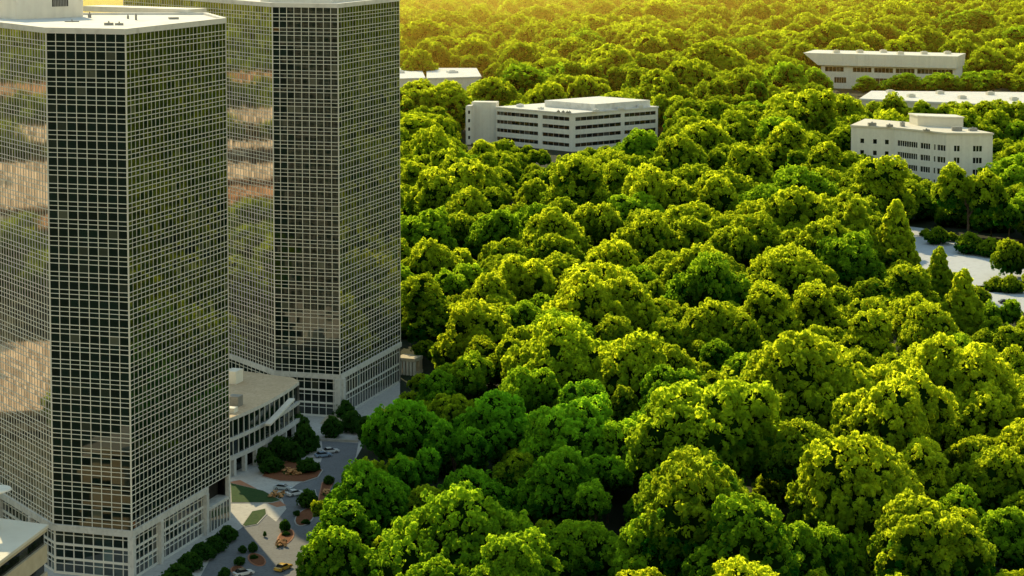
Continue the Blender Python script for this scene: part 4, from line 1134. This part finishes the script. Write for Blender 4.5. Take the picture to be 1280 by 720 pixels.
bed('planting_bed', [(397, 627), (402, 604), (412, 596), (418, 602), (408, 622), (400, 640)], 'narrow pinkish bed along the driveway edge by the forest', 'mulch', kerb='brickpave')
bed('planting_bed', oval(298, 714, 10, 6, skew=.3), 'red bed by the white car at the bottom of the driveway', 'mulch', kerb='brickpave')

# low orange flowers: clumps in the large bed and by the walk
def flowers(px, py, w, n, label, mat='flower'):
    p0 = at(px, py); r = random.Random(int(px * 7 + py)); dep = p0.y; b = MB()
    o = thing('flower_clump', label, 'flowers', p0)
    for i in range(n):
        x, y = p0.x + r.uniform(-.5, .5) * w * dep / F, p0.y + r.uniform(-2.2, 2.2); s = r.uniform(.25, .5)
        for k in range(5):
            a = r.random() * 6.28; nrm = Vector((math.cos(a) * .6, math.sin(a) * .6, 1)).normalized(); t = nrm.orthogonal().normalized(); u = nrm.cross(t)
            c = Vector((x + r.uniform(-.3, .3), y + r.uniform(-.3, .3), .35 + r.uniform(0, .5)))
            b.quad([c + t * s, c + u * s, c - t * s, c - u * s])
    b.build('blossoms', M[mat], o)
    b = MB()
    for i in range(n): 
        x, y = p0.x + r.uniform(-.5, .5) * w * dep / F, p0.y + r.uniform(-2.2, 2.2); b.cyl((x, y, 0.1), .3, .12, .45, 5)
    b.build('leaves', M['lawn'], o)
flowers(365, 592, 24, 40, 'orange flowers in the large bed by the pavilion')
flowers(346, 620, 16, 18, 'pink and orange flowers at the tip of the triangular lawn')
flowers(352, 681, 12, 14, 'pale yellow flowers at the end of the oval red bed', 'flower')
flowers(408, 618, 8, 14, 'orange flowers in the narrow bed beside the forest edge')

for (px, py, w, lab, tn, hs) in [
    (385, 634, 27, 'large round shrub on the median above the brown bed', .75, 1.7), (356, 664, 17, 'round dark shrub in the middle of the driveway', .25, 1.7),
    (316, 690, 15, 'dark shrub above the orange-ringed bed', .15, 1.6), (303, 691, 12, 'grey-green shrub left beside the dark shrub by the forecourt', .3, 1.5), (300, 707, 15, 'round shrub between the forecourt and the orange-ringed bed', .3, 1.5),
    (281, 722, 17, 'round shrub at the bottom edge by the hedge end', .3, 1.5), (411, 606, 14, 'bright shrub at the driveway edge by the forest', .8, 1.7), (371, 645, 10, 'low dark shrub tucked above the brown bed', .1, 1.3),
    (382, 655, 12, 'low reddish-brown shrub in the brown bed', .0, .9), (317, 699, 11, 'dark low shrub inside the orange-ringed bed', .0, .9), (358, 670, 11, 'dark low shrub inside the oval red bed', .0, .9),
    (331, 671, 5, 'tiny bright sapling alone on the forecourt paving', 1.0, 2.6)]:
    lab = lab.replace('left beside', 'next to')
    shrub(px, py, w, lab, tn, hs=hs)
for i, (px, py, w, lab, tn, hs) in enumerate([
    (381, 566, 38, 'tall dark tree-like shrub nearest the driveway in the big bed', .15, 1.9), (352, 574, 36, 'dark bushy shrub in the middle of the big bed', .15, 1.6), (330, 580, 30, 'dark shrub at the pavilion end of the big bed', .15, 1.4),
    (340, 590, 34, 'grey-green low shrub at the front of the big bed', .3, 1.1), (384, 590, 34, 'dark low shrub at the driveway tip of the big bed', .12, 1.0), (372, 545, 28, 'upright dark shrub rising behind the big bed', .15, 2.2),
    (366, 576, 30, 'dense dark shrub just behind the orange flowers', .12, 1.6),
    (415, 547, 30, 'dark round shrub beside the far tower steps', .12, 1.8), (440, 540, 34, 'brownish shrub under the far tower corner', .2, 1.6), (430, 522, 30, 'dark clipped shrub against the far tower base', .1, 1.5),
    (458, 548, 30, 'dark shrub where the driveway meets the forest', .1, 1.9), (400, 662, 12, 'small shrub at the forest edge of the driveway', .4, 1.5)]):
    shrub(px, py, w, lab, tn, hs=hs, group='shrubs near the pavilion')
# hedge along the near tower base
hp = [(208, 742, 40), (222, 728, 38), (238, 712, 36), (252, 700, 34), (268, 690, 32), (284, 676, 30)]
for i, (px, py, w) in enumerate(hp):
    shrub(px, py, w, 'dark clipped hedge plant along the near tower base, %s counting up from the bottom edge' % ORD[i], .08, 'hedge_plant', 1.25, 'hedge along the near tower')

# cars
def car(px, py, ang, paint, label, roofpaint=None):
    p = at(px, py, 0.012); root = thing('parked_car', label, 'car', p, 'cars on the driveway', ang)
    WORLD_ORIGIN[root.name] = Vector((0, 0, 0))
    def prof(b, pts, y0, y1, taper=1.0, mi=0):
        n = len(b.v); k = len(pts)
        b.v += [(x, y0 * (taper if z > .85 else 1), z) for x, z in pts] + [(x, y1 * (taper if z > .85 else 1), z) for x, z in pts]
        b.f.append(tuple(range(n, n + k))); b.f.append(tuple(range(n + 2 * k - 1, n + k - 1, -1))); b.mi += [mi] * 2; b.pane += [.5] * 2
        for i in range(k):
            j = (i + 1) % k; b.f.append((n + i, n + k + i, n + k + j, n + j)); b.mi.append(mi); b.pane.append(.5)
    b = MB(); prof(b, [(-2.2, .28), (2.2, .28), (2.25, .6), (2.1, .76), (1.0, .88), (-1.6, .92), (-2.2, .86), (-2.25, .5)], -.9, .9, .94); body = b.build('body', M[paint], root)
    b = MB(); prof(b, [(1.05, .87), (.35, 1.36), (-1.1, 1.38), (-1.75, .90)], -.78, .78, .93); b.build('windows', M['glassdark'], root)
    b = MB(); prof(b, [(.30, 1.365), (.15, 1.42), (-.95, 1.43), (-1.1, 1.385)], -.70, .70, 1); b.build('roof', M[roofpaint or paint], root)
    for x in (1.35, -1.35):
        for y in (.86, -.86):
            wb_ = MB(); n = len(wb_.v); seg = 12
            for yy in (-.11, .11):
                for i in range(seg): a = 2 * PI * i / seg; wb_.v.append((x + .33 * math.cos(a), y + yy, .33 + .33 * math.sin(a)))
            for i in range(seg): j = (i + 1) % seg; wb_.f.append((i, j, seg + j, seg + i)); wb_.mi.append(0); wb_.pane.append(.5)
            wb_.f.append(tuple(range(seg))); wb_.f.append(tuple(range(2 * seg - 1, seg - 1, -1))); wb_.mi += [0, 0]; wb_.pane += [.5, .5]
            w_ = wb_.build('wheel', M['tyre'], root)
            rb_ = MB(); s = .125 if y > 0 else -.125
            rb_.quad([(x + .2 * math.cos(2 * PI * i / 10), y + s, .33 + .2 * math.sin(2 * PI * i / 10)) for i in range(10)]); rb_.build('rim', M['rim'], w_)
    for y in (.62, -.62):
        hb_ = MB(); hb_.box((2.2, y, .64), .12, .34, .14); hb_.build('headlight', M['lamp'], root)
    for y in (.66, -.66):
        hb_ = MB(); hb_.box((-2.21, y, .72), .1, .3, .14); hb_.build('tail_light', M['brick'], root)
    return root
car(404, 571, math.radians(25), 'car_blue', 'pale blue car on the driveway below the far tower')
car(413, 566, math.radians(25), 'car_white', 'white car just beyond the pale blue car on the driveway', 'car_white')
car(354, 612, math.radians(-18), 'car_silver', 'silver car stopped by the tip of the triangular lawn')
car(369, 619, math.radians(40), 'car_white', 'white car next to the silver car by the median shrub')
car(304, 719, math.radians(35), 'car_white', 'white car with black roof at the bottom of the driveway', 'car_black')
car(354, 712, math.radians(60), 'car_yellow', 'yellow car at the bottom of the driveway by the forest')
car(448, 531, math.radians(55), 'car_silver', 'silver car half hidden by trees under the far tower corner')
car(1256, 379, math.radians(10), 'car_black', 'dark car on the pale access road beyond the forest')

# stone steps by the far tower
p, q = at(400, 530), at(440, 532)
b = MB(); d = (q - p).normalized(); nn = Vector((-d.y, d.x, 0))
for i in range(4): b.prism([p + nn * (i * 1.2), q + nn * (i * 1.2), q + nn * 9, p + nn * 9], .02 + i * .16, .16 + i * .16)
st = tag(b.build('stone_steps', M['beige'], origin=(p + q) / 2), 'pale stone steps leading from the driveway to the far tower', 'steps')
p, q = at(396, 551), at(448, 553)
b = MB(); d = q - p; b.box((p + q) / 2 + Vector((0, 0, .35)), d.length, .4, .7, math.atan2(d.y, d.x)); tag(b.build('garden_wall', M['kerb'], origin=(p + q) / 2), 'low stone wall across the far end of the driveway', 'wall')

# ------------------------------------------------------------------ haze
HAZE = 0.00100
b = MB(); b.prism([(-4000, -600), (5000, -600), (5000, 6500), (-4000, 6500)], -3, 190)
hz = b.build('haze', []) if False else None
m, nt, out = nmat('warm_haze')
vs = N(nt, 'ShaderNodeVolumeScatter'); vs.inputs['Color'].default_value = (1.0, .58, .07, 1); vs.inputs['Anisotropy'].default_value = .65
geo = N(nt, 'ShaderNodeNewGeometry'); sx = N(nt, 'ShaderNodeSeparateXYZ'); nt.links.new(geo.outputs['Position'], sx.inputs[0])
mr = N(nt, 'ShaderNodeMapRange'); mr.inputs['From Min'].default_value = 1100; mr.inputs['From Max'].default_value = 3000
mr.inputs['To Min'].default_value = 0; mr.inputs['To Max'].default_value = HAZE
nt.links.new(sx.outputs['Y'], mr.inputs['Value'])
mr2 = N(nt, 'ShaderNodeMapRange'); mr2.inputs['From Min'].default_value = -150; mr2.inputs['From Max'].default_value = 480
mr2.inputs['To Min'].default_value = 1.3; mr2.inputs['To Max'].default_value = .18; nt.links.new(sx.outputs['X'], mr2.inputs['Value'])
mm_ = N(nt, 'ShaderNodeMath', operation='MULTIPLY'); nt.links.new(mr.outputs[0], mm_.inputs[0]); nt.links.new(mr2.outputs[0], mm_.inputs[1])
nt.links.new(mm_.outputs[0], vs.inputs['Density'])
nt.links.new(vs.outputs[0], out.inputs['Volume'])
hz = b.build('haze', m); hz['kind'] = 'stuff'; hz['label'] = 'warm golden evening haze over the forest and towers'; hz['category'] = 'haze'

print('trees', len(TREES), 'ind', len(ind), 'stuff', len(stuff), 'faces', [len(x.polygons) for x in ROUND + BROAD + CONE + WISP + SHRUB])
